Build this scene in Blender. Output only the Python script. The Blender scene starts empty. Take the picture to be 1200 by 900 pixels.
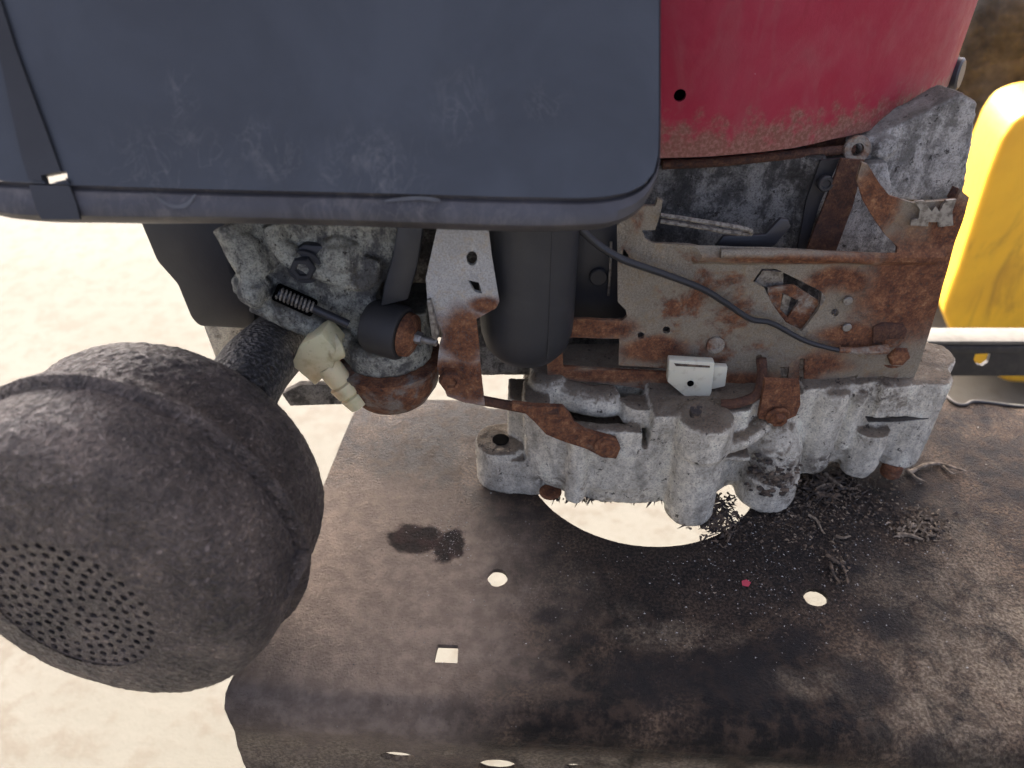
import bpy, bmesh, math, random
from mathutils import Vector, Matrix, noise as mnoise
from mathutils.geometry import delaunay_2d_cdt

# ------------------------------------------------------------------ camera, world, sun, exposure
S = 0.0078                       # one drawing unit in metres
PITCH = math.radians(37.0)
CAMZ = 30.0                      # camera height above the chassis plate (units)
FPX = 867.0                      # focal length in photograph pixels (1200 wide)
scene = bpy.context.scene
cam_d = bpy.data.cameras.new('camera')
cam_d.sensor_width = 36.0
cam_d.lens = 36.0 * FPX / 1200.0
cam_d.clip_start = 0.01
cam_d.clip_end = 500.0
cam_d.dof.use_dof = True
cam_d.dof.focus_distance = 36.0 * S
cam_d.dof.aperture_fstop = 11.0
cam = bpy.data.objects.new('camera', cam_d)
scene.collection.objects.link(cam)
cam.location = (0, 0, CAMZ * S)
cam.rotation_euler = (math.pi / 2 - PITCH, 0, 0)
scene.camera = cam

SUN_EL = math.radians(38.0)
SUN_AZ = math.radians(-14.0)     # from +Y (behind the engine), negative = towards -X (left)
sun_dir = Vector((math.sin(SUN_AZ) * math.cos(SUN_EL), math.cos(SUN_AZ) * math.cos(SUN_EL), math.sin(SUN_EL)))
world = bpy.data.worlds.new('World')
scene.world = world
world.use_nodes = True
wnt = world.node_tree
wnt.nodes.clear()
wo = wnt.nodes.new('ShaderNodeOutputWorld')
wb = wnt.nodes.new('ShaderNodeBackground')
ws = wnt.nodes.new('ShaderNodeTexSky')
ws.sky_type = 'NISHITA'
ws.sun_disc = False
ws.sun_elevation = SUN_EL
ws.sun_rotation = SUN_AZ
ws.air_density = 0.2
ws.dust_density = 7.0
ws.ozone_density = 0.3
wb.inputs['Strength'].default_value = 0.15
wnt.links.new(ws.outputs[0], wb.inputs['Color'])
wnt.links.new(wb.outputs[0], wo.inputs['Surface'])
sun_l = bpy.data.lights.new('sun', 'SUN')
sun_l.energy = 2.0
sun_l.angle = math.radians(0.5)
sun_l.color = (1.0, 0.93, 0.82)
sun = bpy.data.objects.new('sun', sun_l)
scene.collection.objects.link(sun)
sun.rotation_euler = (-sun_dir).to_track_quat('-Z', 'Y').to_euler()
sun.location = (0, 1, 2)
scene.view_settings.view_transform = 'Standard'
scene.view_settings.look = 'None'
scene.view_settings.exposure = 3.0
scene.view_settings.gamma = 1.0
scene.view_settings.use_curve_mapping = False
scene.render.engine = 'CYCLES'
scene.cycles.use_denoising = True
scene.cycles.max_bounces = 5
scene.cycles.use_adaptive_sampling = True
scene.cycles.adaptive_threshold = 0.02

# ------------------------------------------------------------------ unprojection (photo pixel -> place)
CP, SP = math.cos(PITCH), math.sin(PITCH)
def ray(px, py):
    dx, dy = (px - 600) / FPX, (py - 450) / FPX
    return Vector((dx, CP - dy * SP, -SP - dy * CP))
def at_y(px, py, y):
    r = ray(px, py); return Vector((0, 0, CAMZ)) + r * (y / r.y)
def at_z(px, py, z=0.0):
    r = ray(px, py); return Vector((0, 0, CAMZ)) + r * ((z - CAMZ) / r.z)
def at_d(px, py, d):
    return Vector((0, 0, CAMZ)) + ray(px, py) * d
def at_plane(px, py, p0, n):
    r = ray(px, py); o = Vector((0, 0, CAMZ))
    return o + r * ((p0 - o).dot(n) / r.dot(n))

# ------------------------------------------------------------------ node helper
class NT:
    def __init__(self, name):
        self.m = bpy.data.materials.new(name); self.m.use_nodes = True
        self.t = self.m.node_tree; self.t.nodes.clear()
        self.out = self.new('ShaderNodeOutputMaterial')
        self.b = self.new('ShaderNodeBsdfPrincipled')
        self.t.links.new(self.b.outputs[0], self.out.inputs[0])
        g = self.new('ShaderNodeNewGeometry')
        v = self.new('ShaderNodeVectorMath'); v.operation = 'SCALE'
        self.t.links.new(g.outputs['Position'], v.inputs[0]); v.inputs['Scale'].default_value = 1.0 / S
        self.p = v.outputs[0]
    def new(self, k): return self.t.nodes.new(k)
    def put(self, sock, v):
        if isinstance(v, bpy.types.NodeSocket): self.t.links.new(v, sock)
        elif isinstance(v, (tuple, list)) and len(v) == 3 and sock.type == 'RGBA': sock.default_value = (*v, 1)
        else: sock.default_value = v
    def noise(self, scale, detail=4, rough=0.55, dist=0.0, vec=None, out=0, stretch=None, seed=0.0):
        n = self.new('ShaderNodeTexNoise')
        vec = vec or self.p
        if stretch or seed:
            mp = self.new('ShaderNodeMapping'); self.put(mp.inputs[0], vec)
            mp.inputs['Scale'].default_value = stretch or (1, 1, 1)
            mp.inputs['Location'].default_value = (seed, seed * 1.7, seed * 0.6)
            vec = mp.outputs[0]
        self.put(n.inputs['Vector'], vec)
        n.inputs['Scale'].default_value = scale; n.inputs['Detail'].default_value = detail
        n.inputs['Roughness'].default_value = rough; n.inputs['Distortion'].default_value = dist
        return n.outputs[out]
    def voro(self, scale, feature='F1', rand=1.0, out='Distance', vec=None):
        n = self.new('ShaderNodeTexVoronoi'); n.feature = feature
        self.put(n.inputs['Vector'], vec or self.p); n.inputs['Scale'].default_value = scale
        n.inputs['Randomness'].default_value = rand
        return n.outputs[out]
    def math(self, op, a, b=0.0, c=0.0, clamp=False):
        n = self.new('ShaderNodeMath'); n.operation = op; n.use_clamp = clamp
        self.put(n.inputs[0], a); self.put(n.inputs[1], b); self.put(n.inputs[2], c)
        return n.outputs[0]
    def step(self, v, lo, hi, a=0.0, b=1.0):
        n = self.new('ShaderNodeMapRange'); n.clamp = True; n.interpolation_type = 'SMOOTHSTEP'
        self.put(n.inputs[0], v)
        for i, x in enumerate((lo, hi, a, b)): n.inputs[i + 1].default_value = x
        return n.outputs[0]
    def mix(self, f, a, b, mode='MIX'):
        n = self.new('ShaderNodeMix'); n.data_type = 'RGBA'; n.blend_type = mode
        self.put(n.inputs[0], f); self.put(n.inputs[6], a); self.put(n.inputs[7], b)
        return n.outputs[2]
    def ramp(self, f, stops):
        n = self.new('ShaderNodeValToRGB'); self.put(n.inputs[0], f)
        e = n.color_ramp.elements
        while len(e) < len(stops): e.new(0.5)
        for el, (p, c) in zip(e, stops):
            el.position = p; el.color = (*c, 1) if len(c) == 3 else c
        return n.outputs[0]
    def blob(self, c, r, soft=0.35, wob=0.5, nscale=0.6, seed=0.0):
        """soft-edged wobbly ellipsoid round c (a stain with a shape of its own)"""
        k_ = 'big' if nscale < .45 else 'small'
        if not hasattr(self, '_bn'): self._bn = {}
        if k_ not in self._bn: self._bn[k_] = self.noise(.3 if k_ == 'big' else .8, 4, 0.6, out=1, seed=2.0)
        nz = self._bn[k_]
        a = self.new('ShaderNodeVectorMath'); a.operation = 'SUBTRACT'
        self.put(a.inputs[0], nz); a.inputs[1].default_value = (0.5, 0.5, 0.5)
        s = self.new('ShaderNodeVectorMath'); s.operation = 'MULTIPLY_ADD'
        self.put(s.inputs[0], a.outputs[0]); k = wob * 4
        s.inputs[1].default_value = (r[0] * k * .5, r[1] * k * .5, r[2] * k * .5); self.put(s.inputs[2], self.p)
        d = self.new('ShaderNodeVectorMath'); d.operation = 'SUBTRACT'
        self.put(d.inputs[0], s.outputs[0]); d.inputs[1].default_value = tuple(c)
        q = self.new('ShaderNodeVectorMath'); q.operation = 'DIVIDE'
        self.put(q.inputs[0], d.outputs[0]); q.inputs[1].default_value = tuple(r)
        L = self.new('ShaderNodeVectorMath'); L.operation = 'LENGTH'; self.put(L.inputs[0], q.outputs[0])
        return self.step(L.outputs['Value'], 1 - soft, 1 + soft, 1.0, 0.0)
    def bump(self, h, strength=0.3, dist=0.1, prev=None):
        n = self.new('ShaderNodeBump'); n.inputs['Strength'].default_value = strength
        n.inputs['Distance'].default_value = dist * S; self.put(n.inputs['Height'], h)
        if prev is not None: self.put(n.inputs['Normal'], prev)
        return n.outputs[0]
    def fin(self, col, rough, nrm=None, metal=0.0, spec=0.5, **kw):
        self.put(self.b.inputs['Base Color'], col); self.put(self.b.inputs['Roughness'], rough)
        self.put(self.b.inputs['Metallic'], metal); self.b.inputs['Specular IOR Level'].default_value = spec
        if nrm is not None: self.put(self.b.inputs['Normal'], nrm)
        for k, v in kw.items(): self.put(self.b.inputs[k.replace('_', ' ')], v)
        return self.m
    def sep(self):
        n = self.new('ShaderNodeSeparateXYZ'); self.put(n.inputs[0], self.p); return n.outputs

M = {}
# --- cast aluminium, oxidised and grimy
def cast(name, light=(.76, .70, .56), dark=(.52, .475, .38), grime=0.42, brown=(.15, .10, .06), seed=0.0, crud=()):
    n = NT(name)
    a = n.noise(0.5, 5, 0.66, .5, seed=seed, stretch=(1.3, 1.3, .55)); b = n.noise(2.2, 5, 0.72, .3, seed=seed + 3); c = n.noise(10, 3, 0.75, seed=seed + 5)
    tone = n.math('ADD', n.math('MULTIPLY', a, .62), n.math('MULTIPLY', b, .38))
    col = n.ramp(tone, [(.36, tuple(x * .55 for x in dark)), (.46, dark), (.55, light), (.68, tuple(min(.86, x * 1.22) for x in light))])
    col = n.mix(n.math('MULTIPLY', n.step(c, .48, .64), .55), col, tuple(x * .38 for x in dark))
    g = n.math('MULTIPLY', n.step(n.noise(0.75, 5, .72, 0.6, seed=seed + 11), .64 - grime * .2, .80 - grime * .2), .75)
    # settled oily dirt lies on ledges
    gz = n.new('ShaderNodeNewGeometry'); sz = n.new('ShaderNodeSeparateXYZ'); n.put(sz.inputs[0], gz.outputs['Normal'])
    up = n.math('ADD', sz.outputs[2], n.math('MULTIPLY', n.math('SUBTRACT', b, .5), 1.6))
    g = n.math('MAXIMUM', g, n.math('MULTIPLY', n.step(up, .40, .90), .5 + grime * .8))
    col = n.mix(g, col, n.mix(n.step(c, .4, .6), (brown[0] * .30, brown[1] * .30, brown[2] * .30), brown))
    sp = n.step(n.noise(2.6, 4, .75, seed=seed + 9), .62, .65)
    col = n.mix(n.math('MULTIPLY', sp, .85), col, (.028, .022, .018))
    for px, py, y, r, k in crud:
        m_ = n.math('MULTIPLY', n.blob(tuple(at_y(px, py, y)), (r, r, r * .7), .6, .6, .8), n.step(n.noise(1.7, 5, .75, .5, seed=seed + 31), .44, .58))
        col = n.mix(n.math('MULTIPLY', m_, k), col, n.mix(n.step(c, .42, .6), (.018, .014, .011), (.09, .055, .035)))
    h = n.math('ADD', n.math('MULTIPLY', b, .7), n.math('MULTIPLY', c, .6))
    nr = n.bump(h, 1.0, .22)
    return n.fin(col, n.step(b, .3, .7, .9, .7), nr, metal=.0, spec=.25)
M['cast'] = cast('cast_aluminium', crud=[(905, 555, 28.5, 1.5, .95), (935, 580, 28.2, .9, .9), (645, 565, 29.0, .9, .9), (770, 605, 28.0, 1.3, .9), (1030, 465, 30.2, 1.2, .8), (960, 540, 30.0, .9, .85), (700, 590, 28.3, .8, .8), (745, 500, 28.0, .7, .9), (815, 478, 27.5, .7, .8), (1010, 510, 30.4, .5, .9)])
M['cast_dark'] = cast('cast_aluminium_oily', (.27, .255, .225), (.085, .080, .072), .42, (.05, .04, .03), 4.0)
M['cast_pale'] = cast('cast_aluminium_pale', (.54, .51, .45), (.24, .225, .195), .15, (.14, .12, .09), 8.0)
M['carb'] = cast('carburettor_zinc', (.40, .39, .31), (.13, .125, .11), .42, (.09, .075, .05), 13.0)

# --- rusty sheet steel with worn zinc
def rusty(name, zinc=(.27, .25, .205), amount=.5, blobs=(), clear=(), seed=0.0, dark=False):
    n = NT(name)
    a = n.noise(0.45, 5, .68, .3, seed=seed); b = n.noise(2.2, 4, .7, seed=seed + 2); c = n.noise(8.5, 3, .65, seed=seed + 4)
    z = n.mix(n.math('MULTIPLY', n.step(n.noise(14, 2, .6, seed=seed), .40, .64), .6), tuple(x * 1.12 for x in zinc), tuple(x * .55 for x in zinc))
    z = n.mix(n.math('MULTIPLY', n.step(a, .35, .65), .45), z, tuple(x * .62 for x in zinc))
    z = n.mix(n.math('MULTIPLY', n.step(b, .5, .7), .5), z, (zinc[0] * .95, zinc[1] * .78, zinc[2] * .55))
    r = n.ramp(n.math('ADD', n.math('MULTIPLY', b, .6), n.math('MULTIPLY', c, .4)),
               [(.34, (.035, .017, .012)), (.46, (.115, .044, .021)), (.56, (.195, .082, .037)), (.68, (.33, .18, .09))])
    f = n.step(a, .62 - amount * .35, .78 - amount * .35)
    for i, (cc, rr) in enumerate(blobs): f = n.math('MAXIMUM', f, n.blob(cc, rr, .4, .45, .8, seed + i))
    for i, (cc, rr) in enumerate(clear):
        f = n.math('MULTIPLY', f, n.math('SUBTRACT', 1.0, n.math('MULTIPLY', n.blob(cc, rr, .4, .45, .8, seed + 20 + i), .9)))
    f = n.math('MULTIPLY', f, n.step(c, .25, .5, .8, 1.0))
    col = n.mix(f, z, r)
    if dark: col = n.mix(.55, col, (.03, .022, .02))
    nr = n.bump(n.math('ADD', b, n.math('MULTIPLY', c, .8)), .8, .12)
    return n.fin(col, n.step(f, 0, 1, .55, .85), nr, metal=.1, spec=.35)
YB = 31.0
def by(px, py, y=YB): return tuple(at_y(px, py, y))
M['bracket'] = rusty('rusty_bracket_steel', (.235, .20, .145), .26, blobs=[
    (by(1075, 335), (3.0, 2, 3.2)), (by(690, 385), (2.3, 2, .8)), (by(660, 420), (1.0, 2, 1.5)), (by(730, 440), (4, 2, .5)),
    (by(985, 330), (1.6, 2, .9)), (by(1000, 395), (1.8, 2, .9)), (by(960, 440), (1.6, 2, 1.6)), (by(945, 300), (4.5, 2, .35)), (by(850, 450), (4.5, 2, .8)),
    (by(1110, 265), (1, 2, 1.5)), (by(1025, 235), (1.3, 2, 2.2)), (by(765, 410), (1.8, 2, .8))],
    clear=[(by(975, 360), (.9, 3, 1.0)), (by(985, 450), (1.5, 3, .9))], seed=1.0)
M['rust'] = rusty('rust_all_over', (.2, .16, .12), 1.0, seed=6.0)
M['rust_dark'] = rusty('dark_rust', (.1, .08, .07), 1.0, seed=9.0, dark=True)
M['strap_rust'] = rusty('rusty_strap_steel', (.27, .24, .19), .62, seed=17.0)
M['stay'] = rusty('zinc_stay_rusty_foot', (.43, .42, .385), -.35, blobs=[
    (by(545, 395, 28), (1.15, 3, 1.6)), (by(540, 445, 28), (2.0, 3, 1.5)), (by(568, 358, 28), (.8, 3, .45))], seed=22.0)
M['bowl'] = rusty('rusty_bowl_steel', (.20, .175, .145), .62, seed=31.0)

# --- muffler scale
n = NT('burnt_muffler_scale')
a = n.noise(.45, 4, .6); b = n.noise(2.4, 5, .7, .5); c = n.noise(6.0, 4, .75); e = n.noise(13, 2, .6)
col = n.ramp(n.math('ADD', n.math('MULTIPLY', a, .45), n.math('ADD', n.math('MULTIPLY', b, .30), n.math('MULTIPLY', c, .25))),
             [(.38, (.034, .026, .022)), (.47, (.090, .068, .057)), (.55, (.155, .120, .098)), (.66, (.29, .22, .17))])
col = n.mix(n.math('MULTIPLY', n.step(e, .54, .68), .4), col, (.19, .16, .14))
pit = n.step(c, .34, .44, 1, 0)
col = n.mix(n.math('MULTIPLY', pit, .75), col, (.014, .011, .011))
fl = n.noise(3.4, 3, .6, .4, seed=77)
h = n.math('ADD', n.math('MULTIPLY', n.step(fl, .40, .56), .35), n.math('ADD', n.math('MULTIPLY', n.step(c, .36, .60), .35), n.math('MULTIPLY', e, .18)))
M['muffler'] = n.fin(col, n.step(fl, .38, .60, .70, .38), n.bump(h, 1.0, .42), spec=.6)
n = NT('burnt_muffler_plate')
c = n.noise(7, 4, .7); b = n.noise(1.2, 4)
col = n.mix(n.step(b, .35, .65), (.055, .047, .044), (.100, .083, .073))
M['muffler_plate'] = n.fin(n.mix(n.math('MULTIPLY', n.step(c, .5, .66), .5), col, (.15, .125, .11)), .6, n.bump(c, .8, .2), spec=.4)
n = NT('flaking_pipe')
vv = n.voro(4.0, 'F1'); c = n.noise(6, 4, .7)
col = n.mix(n.step(c, .45, .62), (.02, .02, .022), (.13, .125, .125))
M['pipe'] = n.fin(col, .5, n.bump(n.math('ADD', vv, c), 1.0, .4), spec=.5)

# --- black plastics
TILT = math.radians(28)
CP0 = at_y(400, 262, 24.0)
CN = Vector((0, -math.cos(TILT), math.sin(TILT)))
def black(name, base=(.018, .020, .024), rough=.42, dust=.4, streak=True, seed=0.0, dustcol=(.20, .19, .175), spots=()):
    n = NT(name)
    f = n.noise(.16, 4, .6, .6, seed=seed)
    d = n.math('MULTIPLY', n.step(f, .32, .72), dust)
    col = n.mix(d, base, tuple(x * 2.1 + .012 for x in base))
    if streak:
        s = n.noise(.55, 4, .6, 1.6, stretch=(1.5, 1.5, .7), seed=seed + 2)
        rid = n.math('ABSOLUTE', n.math('SUBTRACT', s, .5))
        st = n.math('ADD', n.math('MULTIPLY', n.step(rid, .004, .03, 1, 0), .25), n.math('MULTIPLY', n.step(n.noise(.9, 5, .7, .8, stretch=(1.4, 1.4, .5), seed=seed + 3), .48, .72), .55))
        where = 0.0
        for px, py, r, zr in spots:
            where = n.math('MAXIMUM', where, n.blob(tuple(at_plane(px, py, CP0, CN)), (r, 1.5, r * zr), .7, .6, .8))
        col = n.mix(n.math('MULTIPLY', n.math('MULTIPLY', st, where), .5), col, dustcol)
    fine = n.noise(11, 3, .6)
    nr = n.bump(fine, .2, .05)
    return n.fin(col, n.step(f, .3, .7, rough + .08, rough - .06), nr, spec=.5)
M['cover'] = black('black_cover_plastic', (.029, .032, .036), .34, .42, True, 0.0, (.20, .19, .175), [(200, 212, 2.0, .8), (236, 190, .9, 1.0), (440, 200, 1.6, .8), (330, 185, .8, .8), (215, 110, .5, 1.5), (540, 125, .8, 1.2), (300, 160, .7, .8), (640, 120, .6, .8)])
M['lip'] = black('dusty_black_lip', (.026, .025, .028), .5, .9, True, 5.0, (.20, .18, .155), [(200, 240, 2.2, .6), (480, 238, 2.2, .5), (600, 262, 2.0, .4), (390, 250, 1.5, .5), (30, 240, 1.0, .6)])
M['scuff'] = black('dust_scuff', (.05, .052, .055), .7, .9, False, 30.0)
M['grimy_black'] = black('grimy_black_plastic', (.022, .020, .018), .6, 1.0, False, 40.0)
M['rubber'] = black('black_rubber', (.012, .012, .013), .55, .35, False, 9.0)
M['bulb'] = black('matt_black_plastic', (.018, .019, .021), .46, .5, False, 14.0)
M['black_steel'] = black('black_steel', (.016, .016, .018), .45, .6, False, 21.0)
n = NT('hole_shade_black'); M['void'] = n.fin((.002, .002, .002), .9, spec=.03)  # near-black colour painted as the shade inside holes

# --- red paint
n = NT('faded_red_paint')
a = n.noise(.28, 5, .6, .6); st = n.noise(.40, 5, .6, 1.0, stretch=(1.2, 1.2, .5)); c = n.noise(6, 4, .7); e = n.noise(1.4, 4, .7)
col = n.mix(n.step(a, .35, .65), (.27, .011, .030), (.29, .026, .045))
col = n.mix(n.math('MULTIPLY', n.step(st, .48, .72), .4), col, (.25, .07, .07))
col = n.mix(n.math('MULTIPLY', n.step(st, .30, .42, 1, 0), .7), col, (.24, .012, .026))
z = n.sep()[2]
edge = n.math('ADD', n.step(z, 17.8, 21.6, 1.0, 0.0), n.math('MULTIPLY', n.math('SUBTRACT', e, .5), 1.6))
dirt = n.math('MULTIPLY', n.step(edge, .35, .95), .9)
col = n.mix(dirt, col, n.mix(n.step(c, .4, .65), (.15, .070, .045), (.27, .13, .10)))
chip = n.math('MULTIPLY', n.step(n.noise(.8, 4, .7, .5, seed=41), .72, .76), .8)
col = n.mix(chip, col, (.40, .33, .32))
M['red'] = n.fin(col, n.step(e, .3, .7, .6, .48), n.bump(c, .15, .06), spec=.22)

# --- nylon, screws, wire, yellow
n = NT('yellowed_nylon')
b = n.noise(1.6, 5, .6)
col = n.mix(n.step(b, .45, .75), (.66, .56, .33), (.50, .40, .21))
col = n.mix(n.math('MULTIPLY', n.step(n.noise(4, 5, .7), .60, .72), .5), col, (.25, .18, .09))
M['nylon_yellow'] = n.fin(col, .45, n.bump(b, .15, .1), spec=.4, Subsurface_Weight=.15)
n = NT('white_nylon')
b = n.noise(2, 5, .6)
col = n.mix(n.math('MULTIPLY', n.step(b, .55, .72), .45), (.58, .53, .41), (.33, .26, .17))
M['nylon_white'] = n.fin(col, .42, n.bump(b, .1, .1), spec=.4, Subsurface_Weight=.1)
n = NT('dull_zinc_screw'); b = n.noise(4, 4, .6)
M['zinc'] = n.fin(n.mix(n.step(b, .4, .65), (.27, .255, .225), (.12, .105, .09)), .5, n.bump(b, .2, .06), metal=.6)
n = NT('dull_brown_rod'); b = n.noise(5, 4, .6)
M['grit_steel'] = n.fin(n.mix(n.step(b, .4, .62), (.20, .18, .145), (.07, .058, .045)), .6, n.bump(b, .4, .06))
n = NT('yellow_plastic')
a = n.noise(.12, 5, .6, .6, stretch=(1, 1, .5)); b = n.noise(.7, 4, .65)
col = n.mix(n.step(a, .4, .62), (.82, .46, .03), (.72, .39, .03))
col = n.mix(n.math('MULTIPLY', n.step(n.noise(.3, 5, .7, .8, stretch=(1, 1, .35), seed=4), .48, .75), .6), col, (.27, .14, .03))
M['yellow'] = n.fin(col, .5, n.bump(b, .2, .3), spec=.35)
n = NT('weathered_rock')
a = n.noise(.10, 5, .65, .5); b = n.noise(.7, 4, .7)
col = n.ramp(n.math('ADD', n.math('MULTIPLY', a, .6), n.math('MULTIPLY', b, .4)),
             [(.36, (.012, .012, .012)), (.5, (.036, .034, .030)), (.65, (.075, .070, .058))])
M['rock'] = n.fin(col, .9, n.bump(b, .6, 1.0), spec=.2)
n = NT('grey_rail_paint'); b = n.noise(.9, 5, .6)
M['rail'] = n.fin(n.mix(n.step(b, .4, .7), (.10, .093, .08), (.065, .06, .05)), .6, n.bump(b, .15, .1))
n = NT('rail_web_black'); b = n.noise(1.2, 5, .6)
M['rail_web'] = n.fin(n.mix(n.step(b, .4, .7), (.014, .014, .015), (.03, .027, .025)), .7)
n = NT('twig_bark'); b = n.noise(3, 5, .6)
M['twig'] = n.fin(n.mix(n.step(b, .4, .65), (.10, .075, .05), (.25, .20, .145)), .9)
n = NT('dead_leaf_bits'); b = n.noise(3.3, 3, .6)
M['litter'] = n.fin(n.mix(n.step(b, .4, .65), (.02, .016, .013), (.12, .085, .056)), .85)
n = NT('pale_grit'); b = n.noise(3, 2, .5)
M['grit'] = n.fin(n.mix(n.step(b, .42, .6), (.05, .047, .043), (.40, .39, .36)), .6)
n = NT('red_paint_chip'); M['chip'] = n.fin((.35, .03, .06), .5)

# --- concrete ground
n = NT('pale_concrete')
a = n.noise(.035, 4, .6); b = n.noise(.4, 5, .65); c = n.noise(5, 4, .7)
col = n.mix(n.step(a, .35, .65), (.081, .078, .066), (.073, .070, .058))
col = n.mix(n.math('MULTIPLY', n.step(b, .46, .66), .6), col, (.060, .051, .039))
col = n.mix(n.math('MULTIPLY', n.step(c, .60, .70), .4), col, (.07, .052, .035))
M['ground'] = n.fin(col, .9, n.bump(n.math('ADD', b, n.math('MULTIPLY', c, .3)), .4, .3), spec=.25)

# --- oily chassis plate
n = NT('oily_chassis_plate')
a = n.noise(.22, 5, .66, .5); b = n.noise(1.1, 5, .68); c = n.noise(6.5, 4, .72); d = n.noise(15, 2, .6)
def bz(px, py): return tuple(at_z(px, py, 0))
dusty = n.mix(n.step(b, .38, .66), (.165, .126, .096), (.26, .205, .160))
oily = n.mix(n.step(b, .42, .64), (.007, .006, .006), (.045, .031, .022))
soil = n.mix(n.step(c, .42, .60), (.034, .024, .017), (.125, .085, .056))
f = n.blob(bz(420, 700), (8.2, 8.0, 6), .45, .35, .25, 1)
col = n.mix(n.step(a, .44, .66), oily, soil)
col = n.mix(f, col, dusty)
col = n.mix(n.math('MULTIPLY', n.blob(bz(860, 640), (9.5, 4.6, 3), .5, .6, .4, 5), .75), col, n.mix(n.step(c, .46, .58), (.010, .009, .009), (.05, .038, .03)))
tn = n.noise(.6, 6, .8, .8, seed=61)
tan = n.mix(n.step(c, .42, .60), (.115, .088, .060), (.25, .205, .150))
for i, (px, py, r, k) in enumerate([(1175, 740, (3.0, 5.0, 9), .95), (1120, 820, (3.5, 3, 9), .9), (660, 690, (2.2, 1.6, 3), .35), (790, 745, (2.6, .7, 3), .7), (960, 800, (2.6, .7, 3), .6),
        (730, 715, (1.0, .6, 3), .5), (1050, 705, (1.6, 2.2, 3), .45), (1130, 620, (1.2, 2.2, 3), .4)]):
    m_ = n.math('MULTIPLY', n.blob(bz(px, py), r, .6, .75, .55, 10 + i), k)
    m_ = n.math('MULTIPLY', m_, n.step(tn, .34, .66))
    col = n.mix(m_, col, tan)
flng = n.step(n.sep()[2], -1.2, -2.6)
ft = n.math('MULTIPLY', n.math('MULTIPLY', flng, n.step(n.noise(.34, 5, .7, .6, seed=33), .36, .58)), .9)
col = n.mix(ft, col, tan)
stain = n.math('MAXIMUM', n.blob(bz(486, 630), (1.35, 1.05, 2), .16, .75, 1.0, 3), n.blob(bz(526, 638), (.85, 1.15, 2), .16, .75, 1.0, 6))
for px, py, r in [(1000, 665, .6), (690, 750, .5), (870, 790, 2.2), (760, 790, 2.0), (1020, 800, 1.3), (640, 720, .8), (1040, 730, 1.3), (930, 750, 1.2), (1090, 880, .9)]:
    oil2 = n.blob(bz(px, py), (r, r * .7, 9), .6, .9, .9, px * .1)
    col = n.mix(n.math('MULTIPLY', oil2, .8), col, (.012, .011, .012))
col = n.mix(n.math('MULTIPLY', stain, .95), col, n.mix(n.step(b, .4, .7), (.008, .005, .005), (.024, .010, .009)))
speck = n.math('MULTIPLY', n.step(d, .71, .75), n.step(a, .42, .6, .15, 1))
col = n.mix(n.math('MULTIPLY', speck, .75), col, (.33, .32, .30))
pits = n.step(n.noise(3.0, 5, .75, seed=50), .64, .69)
col = n.mix(n.math('MULTIPLY', pits, .6), col, (.02, .017, .015))
ro = n.step(b, .35, .7, .42, .62)
rn = n.new('ShaderNodeMix'); rn.data_type = 'FLOAT'
n.put(rn.inputs[0], stain); n.put(rn.inputs[2], n.math('ADD', ro, n.math('MULTIPLY', f, .18))); rn.inputs[3].default_value = .85
nr = n.bump(n.math('ADD', n.math('MULTIPLY', b, .5), n.math('ADD', n.math('MULTIPLY', c, .55), n.math('MULTIPLY', d, .2))), 1.0, .34)
M['plate'] = n.fin(col, rn.outputs[0], nr, spec=.13)

# ------------------------------------------------------------------ object helpers
def tag(o, label=None, cat=None, group=None, kind=None):
    for k, v in (('label', label), ('category', cat), ('group', group), ('kind', kind)):
        if v: o[k] = v
    return o
def world_loc(o):
    l = Vector((0, 0, 0))
    while o is not None: l = l + o.location; o = o.parent
    return l
def empty(name, loc):
    o = bpy.data.objects.new(name, None); scene.collection.objects.link(o)
    o.location = Vector(loc) * S; o.empty_display_size = .02
    return o
def mk(name, vf, mat, parent=None, smooth=True, label=None, angle=35, mods=None):
    vs, fs = vf
    vs = [Vector(v) * S for v in vs]
    lo = Vector((min(v.x for v in vs), min(v.y for v in vs), min(v.z for v in vs)))
    hi = Vector((max(v.x for v in vs), max(v.y for v in vs), max(v.z for v in vs)))
    c = Vector(((lo.x + hi.x) / 2, (lo.y + hi.y) / 2, lo.z))
    me = bpy.data.meshes.new(name)
    me.from_pydata([tuple(v - c) for v in vs], [], [tuple(f) for f in fs])
    me.materials.append(M[mat] if isinstance(mat, str) else mat)
    o = bpy.data.objects.new(name, me); scene.collection.objects.link(o)
    bm = bmesh.new(); bm.from_mesh(me); bmesh.ops.recalc_face_normals(bm, faces=bm.faces[:])
    if smooth:
        for f in bm.faces: f.smooth = True
        for e in bm.edges:
            if len(e.link_faces) == 2 and e.calc_face_angle(0) > math.radians(angle): e.smooth = False
    bm.to_mesh(me); bm.free()
    if parent is not None:
        o.parent = parent; o.location = c - world_loc(parent)
    else: o.location = c
    if label: o['label'] = label
    return o
def join(*parts):
    vs, fs = [], []
    for v, f in parts:
        k = len(vs); vs += [Vector(x) for x in v]; fs += [tuple(i + k for i in q) for q in f]
    return vs, fs
def frame(d):
    d = Vector(d).normalized(); a = Vector((0, 0, 1)) if abs(d.z) < .9 else Vector((1, 0, 0))
    u = d.cross(a).normalized(); return u, d.cross(u).normalized(), d
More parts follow.
